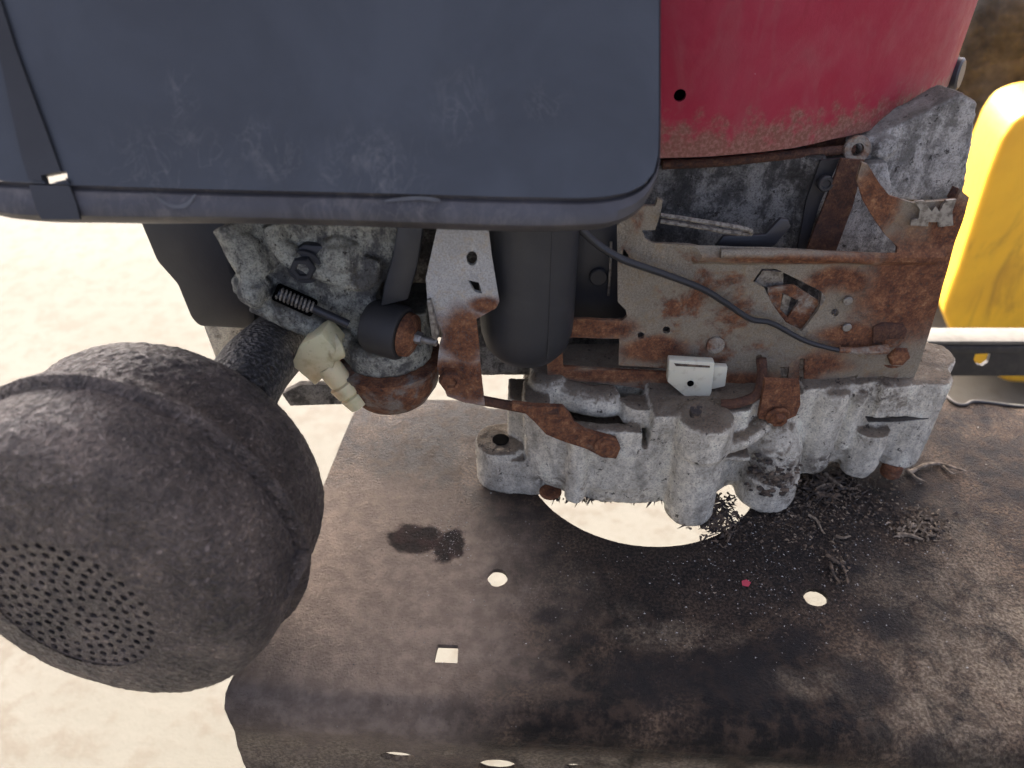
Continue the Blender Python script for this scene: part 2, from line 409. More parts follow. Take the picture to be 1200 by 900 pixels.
def lathe(prof, o, d, seg=40, caps=True):
    """prof: (radius, along) list revolved about axis d from o"""
    u, v, w = frame(d); o = Vector(o); vs, fs = [], []
    for r, t in prof:
        for i in range(seg):
            a = 2 * math.pi * i / seg
            vs.append(o + w * t + (u * math.cos(a) + v * math.sin(a)) * r)
    for j in range(len(prof) - 1):
        for i in range(seg):
            k = (i + 1) % seg; fs.append((j * seg + i, j * seg + k, (j + 1) * seg + k, (j + 1) * seg + i))
    if caps:
        fs.append(tuple(range(seg))[::-1]); fs.append(tuple((len(prof) - 1) * seg + i for i in range(seg)))
    return vs, fs
def cyl(o, d, r, h, seg=28, bev=.0, r2=None):
    r2 = r if r2 is None else r2
    if bev: return lathe([(r - bev, 0), (r, bev), (r2, h - bev), (r2 - bev, h)], o, d, seg)
    return lathe([(r, 0), (r2, h)], o, d, seg)
def smooth_path(pts, n=8):
    pts = [Vector(p) for p in pts]; out = []
    for i in range(len(pts) - 1):
        p0, p1, p2, p3 = pts[max(i - 1, 0)], pts[i], pts[i + 1], pts[min(i + 2, len(pts) - 1)]
        for k in range(n):
            t = k / n
            out.append(.5 * ((2 * p1) + (p2 - p0) * t + (2 * p0 - 5 * p1 + 4 * p2 - p3) * t * t + (3 * p1 - p0 - 3 * p2 + p3) * t ** 3))
    out.append(pts[-1]); return out
def tube(pts, r, seg=10, n=6, smoothp=True):
    P = smooth_path(pts, n) if smoothp and len(pts) > 2 else [Vector(p) for p in pts]
    vs, fs = [], []; u = None
    for i, p in enumerate(P):
        d = (P[min(i + 1, len(P) - 1)] - P[max(i - 1, 0)]).normalized()
        if u is None: u, v, _ = frame(d)
        u = (u - d * u.dot(d)).normalized(); v = d.cross(u)
        rr = r(i / (len(P) - 1)) if callable(r) else r
        for k in range(seg):
            a = 2 * math.pi * k / seg; vs.append(p + (u * math.cos(a) + v * math.sin(a)) * rr)
    for i in range(len(P) - 1):
        for k in range(seg):
            q = (k + 1) % seg; fs.append((i * seg + k, i * seg + q, (i + 1) * seg + q, (i + 1) * seg + k))
    fs.append(tuple(range(seg))[::-1]); fs.append(tuple((len(P) - 1) * seg + k for k in range(seg)))
    return vs, fs
def bm_out(bm):
    bm.verts.index_update()
    r = ([v.co.copy() for v in bm.verts], [tuple(v.index for v in f.verts) for f in bm.faces]); bm.free(); return r
def box(lo, hi, bev=0.0, seg=2):
    bm = bmesh.new(); bmesh.ops.create_cube(bm, size=1)
    for v in bm.verts:
        v.co = Vector([lo[i] + (v.co[i] + .5) * (hi[i] - lo[i]) for i in range(3)])
    if bev: bmesh.ops.bevel(bm, geom=bm.edges[:], offset=bev, segments=seg, profile=.5, affect='EDGES')
    return bm_out(bm)
def prism(loop, ext, bev=0.0, seg=2):
    """closed loop of 3-D points extruded by vector ext"""
    bm = bmesh.new(); ext = Vector(ext)
    a = [bm.verts.new(Vector(p)) for p in loop]; b = [bm.verts.new(Vector(p) + ext) for p in loop]
    n_ = len(a)
    bm.faces.new(a); bm.faces.new(b[::-1])
    for i in range(n_): bm.faces.new((a[i], b[i], b[(i + 1) % n_], a[(i + 1) % n_]))
    bmesh.ops.recalc_face_normals(bm, faces=bm.faces[:])
    if bev: bmesh.ops.bevel(bm, geom=bm.edges[:], offset=bev, segments=seg, profile=.5, affect='EDGES', clamp_overlap=True)
    bmesh.ops.triangulate(bm, faces=[f for f in bm.faces if len(f.verts) > 4])
    return bm_out(bm)
def inside(p, poly):
    x, y = p; c = False; j = len(poly) - 1
    for i in range(len(poly)):
        xi, yi = poly[i]; xj, yj = poly[j]
        if (yi > y) != (yj > y) and x < (xj - xi) * (y - yi) / (yj - yi) + xi: c = not c
        j = i
    return c
def dense(poly, step):
    out = []
    for i in range(len(poly)):
        a, b = Vector(poly[i]), Vector(poly[(i + 1) % len(poly)]); k = max(1, int((b - a).length / step))
        for j in range(k): out.append(a.lerp(b, j / k))
    return out
def sheet(outline, holes, fn, thick, grid=.6, jit=0.0):
    """flat sheet with real holes, triangulated on a grid, bent by fn(x,y)->3D, thick along -normal given by fn2"""
    loops = [dense(outline, grid)] + [dense(h, grid) for h in holes]
    vs, es = [], []
    for lp in loops:
        k = len(vs); vs += [Vector((p[0], p[1])) for p in lp]; es += [(k + i, k + (i + 1) % len(lp)) for i in range(len(lp))]
    xs = [p[0] for p in loops[0]]; ys = [p[1] for p in loops[0]]
    polys = [[(p[0], p[1]) for p in lp] for lp in loops]
    bd = [Vector((p[0], p[1])) for lp in loops for p in lp]
    cell = {}
    for p in bd: cell.setdefault((int(p.x // grid), int(p.y // grid)), []).append(p)
    y = min(ys) + grid / 2; row = 0
    while y < max(ys):
        x = min(xs) + grid * (.25 + .5 * (row % 2))
        while x < max(xs):
            q = Vector((x, y)); ok = inside((x, y), polys[0]) and not any(inside((x, y), h) for h in polys[1:])
            if ok:
                cx, cy = int(x // grid), int(y // grid)
                for i in (-1, 0, 1):
                    for j in (-1, 0, 1):
                        for w in cell.get((cx + i, cy + j), ()):
                            if (w - q).length < grid * .35: ok = False
            if ok: vs.append(q)
            x += grid
        y += grid * .87; row += 1
    V, E, F, *_ = delaunay_2d_cdt(vs, es, [], 0, 1e-6)
    tris = []
    for f in F:
        c = sum((V[i] for i in f), Vector((0, 0))) / len(f)
        if inside(c, polys[0]) and not any(inside(c, h) for h in polys[1:]): tris.append(tuple(f))
    P = [Vector(fn(v.x, v.y)) for v in V]
    nr = [Vector((0, 0, 0)) for _ in P]
    for t in tris:
        nn = (P[t[1]] - P[t[0]]).cross(P[t[2]] - P[t[0]])
        for i in t: nr[i] += nn
    nr = [q.normalized() if q.length > 0 else q for q in nr]
    k = len(P); Q = P + [P[i] - nr[i] * thick for i in range(k)]
    fs = list(tris) + [tuple(i + k for i in t)[::-1] for t in tris]
    cnt = {}
    for t in tris:
        for i in range(3):
            e = (t[i], t[(i + 1) % 3]); cnt[e] = 1
    for (a, b) in list(cnt):
        if (b, a) not in cnt: fs.append((b, a, a + k, b + k))
    used = sorted({i for f in fs for i in f}); re = {o: i for i, o in enumerate(used)}
    return [Q[i] for i in used], [tuple(re[i] for i in f) for f in fs]
def ngon(c, r, k=14, ry=None, rot=0.0):
    ry = ry or r
    return [(c[0] + r * math.cos(2 * math.pi * i / k + rot), c[1] + ry * math.sin(2 * math.pi * i / k + rot)) for i in range(k)]
def flat_y(px_loop, y):
    return [(p.x, p.z) for p in (at_y(a, b, y) for a, b in px_loop)]
def plate_y(outline_px, holes_px, y, thick, grid=.6, wob=.03, fn=None):
    """upright sheet facing the camera (-Y), outline given in photograph pixels"""
    f0 = fn or (lambda x, z: 0.0)
    def f(x, z):
        return (x, y + f0(x, z) + wob * mnoise.noise(Vector((x * .5, z * .5, y))), z)
    o = flat_y(outline_px, y); hs = [flat_y(h, y) for h in holes_px]
    return sheet(o, hs, f, thick, grid)
_tex = {}
def clouds(size, depth=3):
    k = (size, depth)
    if k not in _tex:
        t = bpy.data.textures.new('cast_clouds', 'CLOUDS'); t.noise_scale = size * S; t.noise_depth = depth; _tex[k] = t
    return _tex[k]
def cast_mods(o, voxel=.14, smooth=4, lumps=((.9, .10), (.3, .04))):
    r = o.modifiers.new('remesh', 'REMESH'); r.mode = 'VOXEL'; r.voxel_size = voxel * S; r.use_smooth_shade = True
    if smooth:
        s = o.modifiers.new('smooth', 'SMOOTH'); s.iterations = smooth; s.factor = .5
    for sz, st in lumps:
        d = o.modifiers.new('lumps', 'DISPLACE'); d.texture = clouds(sz); d.strength = st * S; d.texture_coords = 'GLOBAL'; d.mid_level = .5
    return o
def bolt(name, o, d, r, h, mat, parent, hexa=True, washer=0.0, label=None, recess=True):
    seg = 6 if hexa else 20
    pr = [(r, 0), (r, h * .8), (r * .86, h)]
    if recess: pr += [(r * .55, h), (r * .45, h * .72)]
    parts = [lathe(pr, o, d, seg)]
    if washer: parts.append(cyl(Vector(o) - Vector(d).normalized() * .02, d, washer, .14, 24, .04))
    return mk(name, join(*parts), mat, parent, angle=25, label=label)
rnd = random.Random(7)

# ------------------------------------------------------------------ setting: ground
GZ = -36.0
def ground():
    k = 40; R = 4000.0; vs, fs = [], []
    xs = [math.copysign(abs(t) ** 3, t) * R for t in [(-1 + 2 * i / k) for i in range(k + 1)]]
    for y in xs:
        for x in xs: vs.append((x, y + 60, GZ))
    for j in range(k):
        for i in range(k): a = j * (k + 1) + i; fs.append((a, a + 1, a + k + 2, a + k + 1))
    return vs, fs
g = mk('ground', ground(), 'ground', smooth=False); tag(g, 'pale sunlit concrete floor under and around the machine', 'ground', kind='structure')

# ------------------------------------------------------------------ chassis plate
chassis = empty('chassis_plate', (8, 28, 0))
tag(chassis, 'oily brown-black steel chassis plate with punched holes carrying the engine', 'chassis plate')
def yf(x): return 17.3 - .06 * x
RB = 1.35
def plate_fn(x, t):
    """t = distance behind the fold line; negative t runs round the bend and down the front flange"""
    y0 = yf(x)
    w = .10 * mnoise.noise(Vector((x * .13, t * .13, 3))) + .03 * mnoise.noise(Vector((x * .6, t * .6, 8)))
    if t >= 0: return (x, y0 + t, w)
    a = -t / RB
    if a < math.pi / 2: return (x, y0 - RB * math.sin(a), -RB + RB * math.cos(a) + w)
    s = -t - RB * math.pi / 2
    return (x, y0 - RB - .06 * s + .35 * math.sin(min(s, 6) / 6 * math.pi) + w, -RB - s)
def pz(px, py):
    p = at_z(px, py, 0); return (p.x, p.y - yf(p.x))
def pf(px, py):
    y = 16.35
    p = at_y(px, py, y); y = yf(p.x) - RB + .1; p = at_y(px, py, y)
    return (p.x, -(RB * math.pi / 2) - (-p.z - RB))
top = [pz(*p) for p in [(268, 802), (292, 755), (335, 668), (378, 572), (398, 522), (413, 487)]]
back = [(-9.9, 38.2 - yf(-9.9)), (-2.4, 38.0 - yf(-2.4)), (-1.6, 37.2 - yf(-1.6)), (0.5, 37.0 - yf(.5)), (1.5, 39 - yf(1.5)), (24, 39.8 - yf(24))]
right = [pz(*p) for p in [(1086, 425), (1096, 440), (1105, 456), (1112, 467), (1121, 473), (1131, 474), (1141, 470), (1165, 472), (1200, 476)]]
right += [(44, 36.4 - yf(44)), (44, 0), (44, -8.5)]
left = [(-11.7, -9.0), (-12.2, -7.0), (-12.45, -5.4), (-12.42, -4.0), (-12.25, -3.0), (-12.12, -2.3), (-12.2, -1.7), (-12.42, -1.1), (-12.45, -.5)]
outline = top + back + right + left
def ell_px(cx, cy, rx, ry, k=22, rot=0, f=pz, jag=0.0):
    return [f(cx + math.cos(rot) * rx * math.cos(2 * math.pi * i / k) - math.sin(rot) * ry * math.sin(2 * math.pi * i / k) + rnd.uniform(-jag, jag),
              cy + math.sin(rot) * rx * math.cos(2 * math.pi * i / k) + math.cos(rot) * ry * math.sin(2 * math.pi * i / k) + rnd.uniform(-jag, jag)) for i in range(k)]
hc = at_z(765, 575, 0); hc.y = 32.6; HR = 6.9; hc.x = 7.6
bore = [(hc.x + HR * math.cos(2 * math.pi * i / 64), hc.y + HR * math.sin(2 * math.pi * i / 64)) for i in range(64)]
bore = [(x, y - yf(x)) for x, y in bore]
holes = [bore, ell_px(583, 677, 12, 10.5, 24, jag=.5), ell_px(956, 700, 14.5, 10.5, 24, .25, jag=.4),
         [pz(*p) for p in [(513, 755), (537, 756), (536, 777), (508, 776)]],
         ell_px(466, 888, 21, 5.5, 22, .06, pf), ell_px(583, 899, 23, 8, 22, .05, pf), ell_px(672, 902, 12, 5, 18, 0, pf)]
ps = mk('top_sheet', sheet(outline, holes, plate_fn, .28, .42), 'plate', chassis)
# return lip under the front flange, seen at the left end
lipv = tube([(-12.1, 16.9, -6.0), (-12.25, 16.5, -7.2), (-12.0, 16.2, -8.4), (-11.2, 16.3, -9.0)], .22, 8)
mk('flange_return_lip', join(lipv, prism([(-12.0, 17.6, -7.6), (-3, 17.2, -7.8), (-3, 17.2, -9.4), (-11.6, 17.4, -9.4)], (0, -1.2, -.2), .1)), 'strap_rust', chassis, label='rusty inner lip below the folded front flange')
# raised rolled rim along the notch at the rear right
mk('rolled_edge', tube([tuple(at_z(*p, .05)) for p in [(1086, 424), (1096, 440), (1105, 456), (1112, 467), (1121, 473), (1131, 474), (1141, 470), (1165, 472), (1200, 476), (1300, 480)]], .10, 8, 4), 'rail', chassis, label='lighter worn edge of the plate at the notch')

# ------------------------------------------------------------------ engine
engine = empty('engine', (11, 34, 0))
tag(engine, 'grimy small petrol engine with red cowl, black filter cover and rusty muffler', 'engine')

# --- crankcase (cast, one body)
def plan(pts, z0, z1): return prism([(x, y, z0) for x, y in pts], (0, 0, z1 - z0))
body = [plan([(.75, 29.5), (2.2, 28.6), (4.6, 28.25), (7, 28.15), (11, 28.7), (12.4, 29.6), (15, 30.0), (17, 30.4), (17, 39), (1.0, 39), (.55, 33)], 1.6, 4.6),
        plan([(15, 30.0), (17, 30.4), (19, 30.7), (22, 30.9), (23.2, 31.8), (23.4, 39), (15, 39)], 1.6, 7.0),
        plan([(.6, 29.6), (1.6, 28.9), (2.0, 29.4), (1.9, 31.6), (.6, 31.6)], 4.4, 6.6),           # left pillar
        plan([(1.6, 28.8), (4.6, 28.3), (6.6, 28.2), (6.6, 28.9), (4.6, 29.0), (1.8, 29.5)], 4.4, 5.7),   # front rim
        plan([(1.0, 31.6), (16, 31.6), (16, 34), (1, 34)], 4.4, 7.2),                              # rear wall of the recess
        plan([(7.0, 28.2), (11.9, 28.7), (12.4, 29.6), (15.4, 30.1), (15.4, 32), (7.0, 32)], 4.4, 6.7),
        plan([(1.0, 29.9), (4.6, 28.4), (7, 28.2), (11, 28.9), (12.4, 29.8), (17, 30.6), (17, 38), (1.2, 38)], .55, 2.0),
        plan([(17, 31.0), (22.6, 31.5), (23, 36), (17, 36)], .9, 2.0),
        tube([(2.4, 31.0, 6.1), (4.2, 30.4, 6.0), (5.4, 30.6, 5.9)], .85, 16), lathe([(.2, 0), (.8, .3), (.9, 1.4)], (6.4, 29.6, 5.0), (.1, .2, 1), 20),
        cyl((9.6, 28.25, -.1), (0, 0, 1), 1.30, 5.0, 30, .25), cyl((9.6, 28.2, 4.6), (0, 0, 1), 1.42, 2.3, 30, .2),
        cyl((14.0, 29.4, .05), (0, 0, 1), 1.62, 2.5, 30, .3), lathe([(1.6, 0), (1.5, 1.2), (.9, 2.4), (.3, 3.0)], (14.1, 29.9, 2.3), (0, .12, 1), 30),
        lathe([(.2, 0), (.8, .25), (1.0, .9), (1.0, 3.4)], (19.5, 30.7, .6), (0, 0, 1), 26),
        cyl((22.1, 31.9, .75), (0, 0, 1), 1.35, 6.2, 30, .3), cyl((22.9, 33.2, 5.6), (0, 0, 1), 1.2, 1.5, 30, .15),
        plan([(19.2, 30.35), (22.9, 30.75), (22.9, 33), (19.2, 33)], 4.75, 6.9),         # upper right block
        cyl((12.2, 30.2, 1.0), (0, 0, 1), .9, 5.6, 24, .2), cyl((16.7, 30.7, 1.2), (0, 0, 1), 1.0, 5.6, 24, .2), cyl((18.2, 30.55, 2.6), (0, 0, 1), .35, 4.0, 14, .1),
        cyl((3.4, 28.45, .8), (0, 0, 1), .55, 4.6, 18, .1), box((10.6, 28.3, 3.6), (12.4, 29.4, 3.95)),
        tube([(10.8, 28.1, 4.9), (12.0, 28.5, 5.1), (13.0, 29.0, 5.7)], .45, 14),
        cyl((-.6, 30.9, .05), (0, 0, 1), 1.42, 2.9, 36, .12), plan([(-.6, 29.5), (1.6, 29.3), (1.6, 32.4), (-.6, 32.3)], .1, 2.55),
        plan([(-.2, 31.2), (1.6, 29.9), (1.8, 33), (-.2, 33)], 2.0, 5.6),
        cyl((1.9, 31.2, 6.0), (0, 0, 1), 1.0, 1.2, 24, .3)]
crank = mk('crankcase', join(*body), 'cast', engine, label='pale grey oxidised cast crankcase with bosses and a bolt lug')
cast_mods(crank, .11, 3, ((1.4, .12), (.35, .08), (.16, .04)))
mk('lug_hole_shade', cyl((-.62, 30.75, 2.9), (0, 0, 1), .46, .12, 22), 'void', crank)  # black disc painted as the shade of the bolt hole
for i, (px, py, y) in enumerate([(816, 481, 27.5), (1084, 421, 33.0)]):
    p = at_y(px, py, y)
    mk('boss_hole', prism([p + Vector((math.cos(t) * .34 * rnd.uniform(.75, 1.1), math.sin(t) * .26 * rnd.uniform(.75, 1.1), .06 + .12 * math.sin(t))) for t in [6.283 * k / 11 for k in range(11)]], (0, .02, -.3)), 'litter', crank)
# rusty strap bolted on the casting
stp = [(600, 474), (622, 476), (660, 478), (668, 488), (674, 498), (686, 506), (700, 510), (722, 516), (727, 526), (722, 538), (706, 536), (686, 526), (660, 517), (640, 509), (626, 494), (615, 484), (600, 481)]
strap = mk('casting_strap', plate_y(stp, [], 27.85, .3, .35, .08), 'rust', engine, label='short rusty strap lying across the left of the crankcase')
bolt('bolt', at_y(711, 523, 27.8), (0, -1, .25), .42, .22, 'rust', strap, False, .62)
def lumps(n_):
    vs, fs = [], []
    for _ in range(n_):
        t = rnd.gauss(-1.75, .5); z = rnd.uniform(1.6, 3.7); r = 1.66 - max(0, z - 2.4) * .28
        p = Vector((14.0 + r * math.cos(t), 29.4 + r * math.sin(t) + max(0, z - 2.4) * .22, z)); q = rnd.uniform(.07, .24)
        bm = bmesh.new(); bmesh.ops.create_icosphere(bm, subdivisions=1, radius=q)
        for v in bm.verts: v.co = Vector((v.co.x * rnd.uniform(.8, 1.4), v.co.y * .55, v.co.z * rnd.uniform(.5, .8))) * rnd.uniform(.8, 1.2) + p
        a, b = bm_out(bm); k = len(vs); vs += a; fs += [tuple(i + k for i in f) for f in b]
    return vs, fs
cd = mk('caked_dirt', lumps(60), 'litter', crank, label='dark brown dirt caked on the right boss of the casting'); cd['kind'] = 'stuff'
mk('gasket', prism([(19.0, 30.3, 4.62), (20.5, 30.28, 4.62), (22.3, 30.55, 4.62), (23.3, 31.3, 4.62), (23.45, 33, 4.62), (19.0, 33, 4.62)], (0, 0, .06)), 'cast_dark', crank)
mk('sealing_plug', cyl(at_z(645, 578, .5), (0, 0, 1), .62, .25, 20, .08), 'rust', crank, label='brown disc under the left of the casting')
mk('dowel', cyl(at_z(1042, 556, .2), (0, 0, 1), .55, .9, 18, .1), 'rust', crank, label='orange-brown foot under the right of the casting')

# --- upper block masses behind the bracket
blk = [box((1.5, 36.6, 3.5), (19.5, 46, 17.3), .3), box((-15, 38.5, 9), (2.2, 50, 19), .5), box((-7, 36, 6), (2.2, 39, 18), .5), box((-3.6, 33.2, 5.3), (2.5, 37, 9.6), .4)]  # casting masses; the wide left one is unseen, added to block the sun
bo = mk('cylinder_block', join(*blk), 'cast_dark', engine, label='dark oily casting behind the rusty bracket, with an unseen mass added to block sun')
cast_mods(bo, .3, 3, ((1.2, .15),))
def pxloop(l, y): return [at_y(a, b, y) for a, b in l]
hs = [prism(pxloop([(740, 200), (800, 188), (900, 182), (955, 182), (944, 240), (935, 300), (740, 310)], 34.6), (0, 2.5, 0)),
      tube([at_y(955, 180, 34.8), at_y(945, 230, 34.7), at_y(930, 300, 34.6)], .55, 14),
      lathe([(.2, 0), (1.9, .6), (2.4, 1.6), (2.5, 2.6)], at_y(835, 250, 34.3), (0, 1, 0), 30)]
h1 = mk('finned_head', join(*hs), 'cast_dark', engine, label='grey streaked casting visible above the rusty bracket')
cast_mods(h1, .12, 5, ((1.0, .2), (.3, .05)))
hs = [prism(pxloop([(955, 200), (1040, 190), (1060, 300), (955, 300)], 34.9), (0, 2, 0))]
h2 = mk('speckled_web', join(*hs), 'cast_pale', engine); cast_mods(h2, .12, 2, ((.8, .1),))
bl = [prism(pxloop([(1006, 168), (1040, 152), (1086, 132), (1130, 108), (1147, 120), (1141, 170), (1129, 236), (1042, 236), (1020, 205)], 35.6), (-.6, 1.5, 0)),
      cyl(at_y(1036, 172, 35.6), (0, -1, 0), .55, .35, 20, .1)]
h3 = mk('end_casting', join(*bl), 'cast_pale', engine, label='pale speckled casting block below the right of the red cowl')
cast_mods(h3, .12, 4, ((1.2, .08), (.35, .06)))
bh = mk('blanking_plate', prism(pxloop([(676, 262), (726, 262), (738, 372), (672, 376)], 33.2), (0, .6, 0), .08), 'black_steel', engine, label='black plate seen left of the bracket behind the wire')
mk('stud_disc', cyl(at_y(701, 323, 33.15), (0, -1, 0), .46, .25, 24, .06), 'black_steel', bh)
mk('stud_rod', tube([at_y(716, 283, 33.0), at_y(715, 315, 32.9), at_y(713, 346, 33.0)], .07, 8), 'zinc', bh)
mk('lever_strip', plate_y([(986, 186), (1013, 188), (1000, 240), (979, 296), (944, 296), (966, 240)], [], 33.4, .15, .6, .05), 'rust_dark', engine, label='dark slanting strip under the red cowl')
mk('clamp_band', plate_y([(962, 188), (984, 186), (960, 240), (944, 296), (934, 296), (945, 235)], [], 33.9, .15, .6, .05), 'black_steel', engine)
bolt('cowl_stud', at_y(966, 214, 33.7), (0, -1, .1), .38, .3, 'black_steel', engine, False, 0)

# --- rusty control bracket
br_out = [(642, 445), (641, 420), (643, 404), (658, 391), (668, 375), (690, 374), (729, 376), (735, 371), (733, 363), (724, 354), (724, 300), (723, 264), (735, 252), (751, 241), (768, 242),
          (771, 233), (777, 235), (774, 252), (768, 270), (752, 270), (757, 281), (765, 285), (845, 288), (1049, 294), (1052, 289), (1038, 276), (1024, 256), (1012, 236),
          (1004, 212), (1010, 190), (1017, 193), (1030, 214), (1043, 230), (1070, 238), (1122, 234), (1127, 224), (1137, 232), (1131, 252), (1120, 282), (1106, 332), (1092, 385), (1080, 424), (1072, 444),
          (1056, 446), (1034, 441), (1010, 452), (1000, 474), (994, 485), (938, 484), (934, 476), (905, 478), (882, 474), (838, 470), (782, 466), (748, 455), (700, 449)]
cut = [(882, 330), (893, 315), (909, 315), (934, 327), (963, 342), (967, 350), (958, 365), (939, 388), (922, 380), (906, 358), (896, 338)]
br_h = [[(659, 396), (726, 397), (725, 428), (783, 432), (783, 437), (724, 434), (660, 430)],
        ngon((751, 393), 4.2, 12), ngon((781, 387), 4.5, 12), cut, ngon((979, 367), 4.6, 12), ngon((993, 352), 3.2, 10),
        [(886, 417), (892, 415), (896, 425), (895, 446), (887, 446)], [(937, 420), (943, 420), (942, 447), (936, 447)],
        [(914, 430), (925, 430), (923, 446), (916, 446)], [(991, 443), (1006, 440), (1003, 445), (994, 447)],
        [(731, 292), (737, 300), (736, 306), (729, 305)]]
def br_fn(x, z):
    d = 0.0
    e = at_y(900, 300, YB)
    if abs(z - e.z) < .45 and 8.5 < x < 20: d -= .35 * math.cos((z - e.z) / .45 * math.pi / 2)      # pressed bead along the top edge
    if x > 20: d += .10 * (x - 20)
    c = at_y(1020, 330, YB); d -= .18 * math.exp(-((x - c.x) / .35) ** 2 - ((z - c.z) / 1.2) ** 2)   # upright swage
    return d
brk = mk('control_bracket', plate_y(br_out, br_h, YB, .18, .3, .12, br_fn), 'bracket', engine, label='large flat rusty control bracket across the front of the engine')
mk('bent_tab', plate_y([(900, 338), (915, 336), (930, 334), (961, 354), (939, 386), (921, 381), (898, 360)], [[(917, 343), (937, 353), (923, 372), (914, 363)]], YB + .3, .15, .3, .05), 'strap_rust', brk)
mk('tab_blade', plate_y([(918, 345), (927, 348), (922, 370), (914, 362)], [], YB + .55, .1, .4, 0), 'zinc', brk)
mk('folded_blade', prism(pxloop([(884, 331), (894, 317), (918, 319), (918, 334), (897, 336)], YB + .6), (0, .15, 0)), 'zinc', brk)
mk('bright_edge', prism(pxloop([(963, 343), (968, 349), (963, 358), (961, 358)], YB - .03), (0, .35, 0)), 'zinc', brk)
bolt('bolt', at_y(1050, 414, YB + .2), (0, -1, .1), .55, .5, 'rust', brk, True, .85, recess=False)
bolt('bolt', at_y(1007, 463, YB - .05), (0, -1, .1), .42, .18, 'strap_rust', brk, False, 0)
bolt('bolt', at_y(838, 404, YB - .05), (0, -1, .1), .36, .16, 'strap_rust', brk, False, .46)
for px, py in ((993, 352), (992, 383)): bolt('rivet', at_y(px, py, YB - .1), (0, -1, 0), .22, .12, 'zinc', brk, False, 0, recess=False)
mk('wire_guard', prism(pxloop([(1023, 404), (1024, 384), (1034, 379), (1060, 381), (1064, 388), (1060, 398), (1042, 398)], YB - .15), (0, .35, 0), .06), 'rust_dark', brk)
# top flange lip standing forward on the bracket
mk('top_lip', tube([at_y(844, 297, YB - .25), at_y(900, 298, YB - .35), at_y(960, 300, YB - .38), at_y(1010, 303, YB - .3), at_y(1028, 305, YB - .05)], .24, 12), 'bracket', brk, label='rolled rusty bead along the top edge of the bracket')
# rusty clip with its bolt
clip = mk('rusty_clip', plate_y([(897, 446), (937, 448), (938, 474), (933, 487), (914, 496), (889, 490), (893, 470)], [], 28.75, .3, .35, .08), 'rust', engine, label='small folded rusty clip with a bolt below the bracket')
bolt('bolt', at_y(911, 487, 28.65), (0, -1, -.2), .42, .45, 'rust', clip, True, .6)
mk('cable_loop', tube([at_y(892, 420, 30.5), at_y(893, 440, 30.1), at_y(887, 462, 29.2), at_y(866, 472, 28.9), at_y(845, 474, 29.0)], .26, 10), 'rust_dark', engine, label='short black cable end looping behind the rusty clip')
# white nylon clip
wc = mk('white_clip', prism(pxloop([(784, 422), (838, 425), (834, 461), (829, 470), (806, 468), (782, 448)], 29.9), (0, .5, 0), .09), 'nylon_white', engine, label='white nylon clip with a small centre hole')
mk('clip_tab', prism(pxloop([(832, 429), (853, 430), (850, 453), (832, 457)], 30.2), (0, .35, 0), .06), 'nylon_white', wc)
mk('clip_hole_shade', cyl(at_y(809, 449, 29.88), (0, -1, 0), .17, .06, 14), 'void', wc)  # black dot laid on the clip as the shade of its hole
mk('clip_slot', prism(pxloop([(790, 426), (832, 429), (832, 431), (792, 429)], 29.87), (0, .1, 0)), 'litter', wc)
# steel spring clip at top right
zc = [(1072, 236), (1083, 235), (1086, 240), (1092, 248), (1096, 241), (1101, 248), (1105, 240), (1109, 235), (1121, 234), (1116, 248), (1117, 264), (1100, 266), (1099, 260), (1088, 260), (1087, 265), (1067, 264), (1068, 257), (1076, 256), (1078, 246)]
mk('spring_clip', plate_y(zc, [], YB - .3, .12, .25, .08), 'zinc', engine, label='small bright steel spring clip on the bracket corner')
mk('corner_tongue', plate_y([(1111, 232), (1118, 219), (1124, 221), (1136, 232), (1128, 237)], [], YB + .7, .15, .4, .0), 'rust_dark', brk)
# hairpin rod and black lever above the bracket
mk('link_rod', join(tube([at_y(774, 252, YB - .1), at_y(820, 259, YB - .2), at_y(862, 266, YB - .2), at_y(878, 270, YB), at_y(880, 274, YB + .2)], .11, 8),
                    tube([at_y(774, 259, YB), at_y(820, 266, YB - .1), at_y(860, 273, YB), at_y(880, 274, YB + .2)], .11, 8)), 'grit_steel', engine, label='thin doubled steel link rod above the bracket')
mk('governor_lever', prism(pxloop([(838, 290), (848, 277), (880, 276), (897, 275), (915, 256), (924, 258), (927, 266), (908, 288), (896, 293)], YB + .8), (0, .25, 0), .06), 'black_steel', engine, label='black hooked lever beside the link rod')
# black wire
mk('wire', tube([at_y(680, 268, 30.2), at_y(700, 286, 30.3), at_y(730, 304, 30.2), at_y(775, 320, 30.4), at_y(822, 338, 30.4), at_y(852, 356, 30.5), at_y(880, 374, 30.4), at_y(905, 379, 30.5), at_y(945, 400, 30.5), at_y(985, 411, 30.6)], lambda t: .19 - .07 * t, 10), 'rubber', engine, label='thin black wire drooping across the rusty bracket')
mk('wire_terminal', tube([at_y(983, 410, 30.6), at_y(1010, 411, 30.6), at_y(1040, 409, 30.55)], lambda t: .15 + .12 * t, 10), 'strap_rust', engine, label='crimped wire end at the corner bolt')
mk('ground_tie_bar', tube([at_y(548, 466, 28.3), at_y(580, 472, 28.5), at_y(625, 480, 28.2), at_y(655, 480, 28.0)], .26, 10), 'rust_dark', engine, label='thin brown bar joining the stay to the crankcase strap')

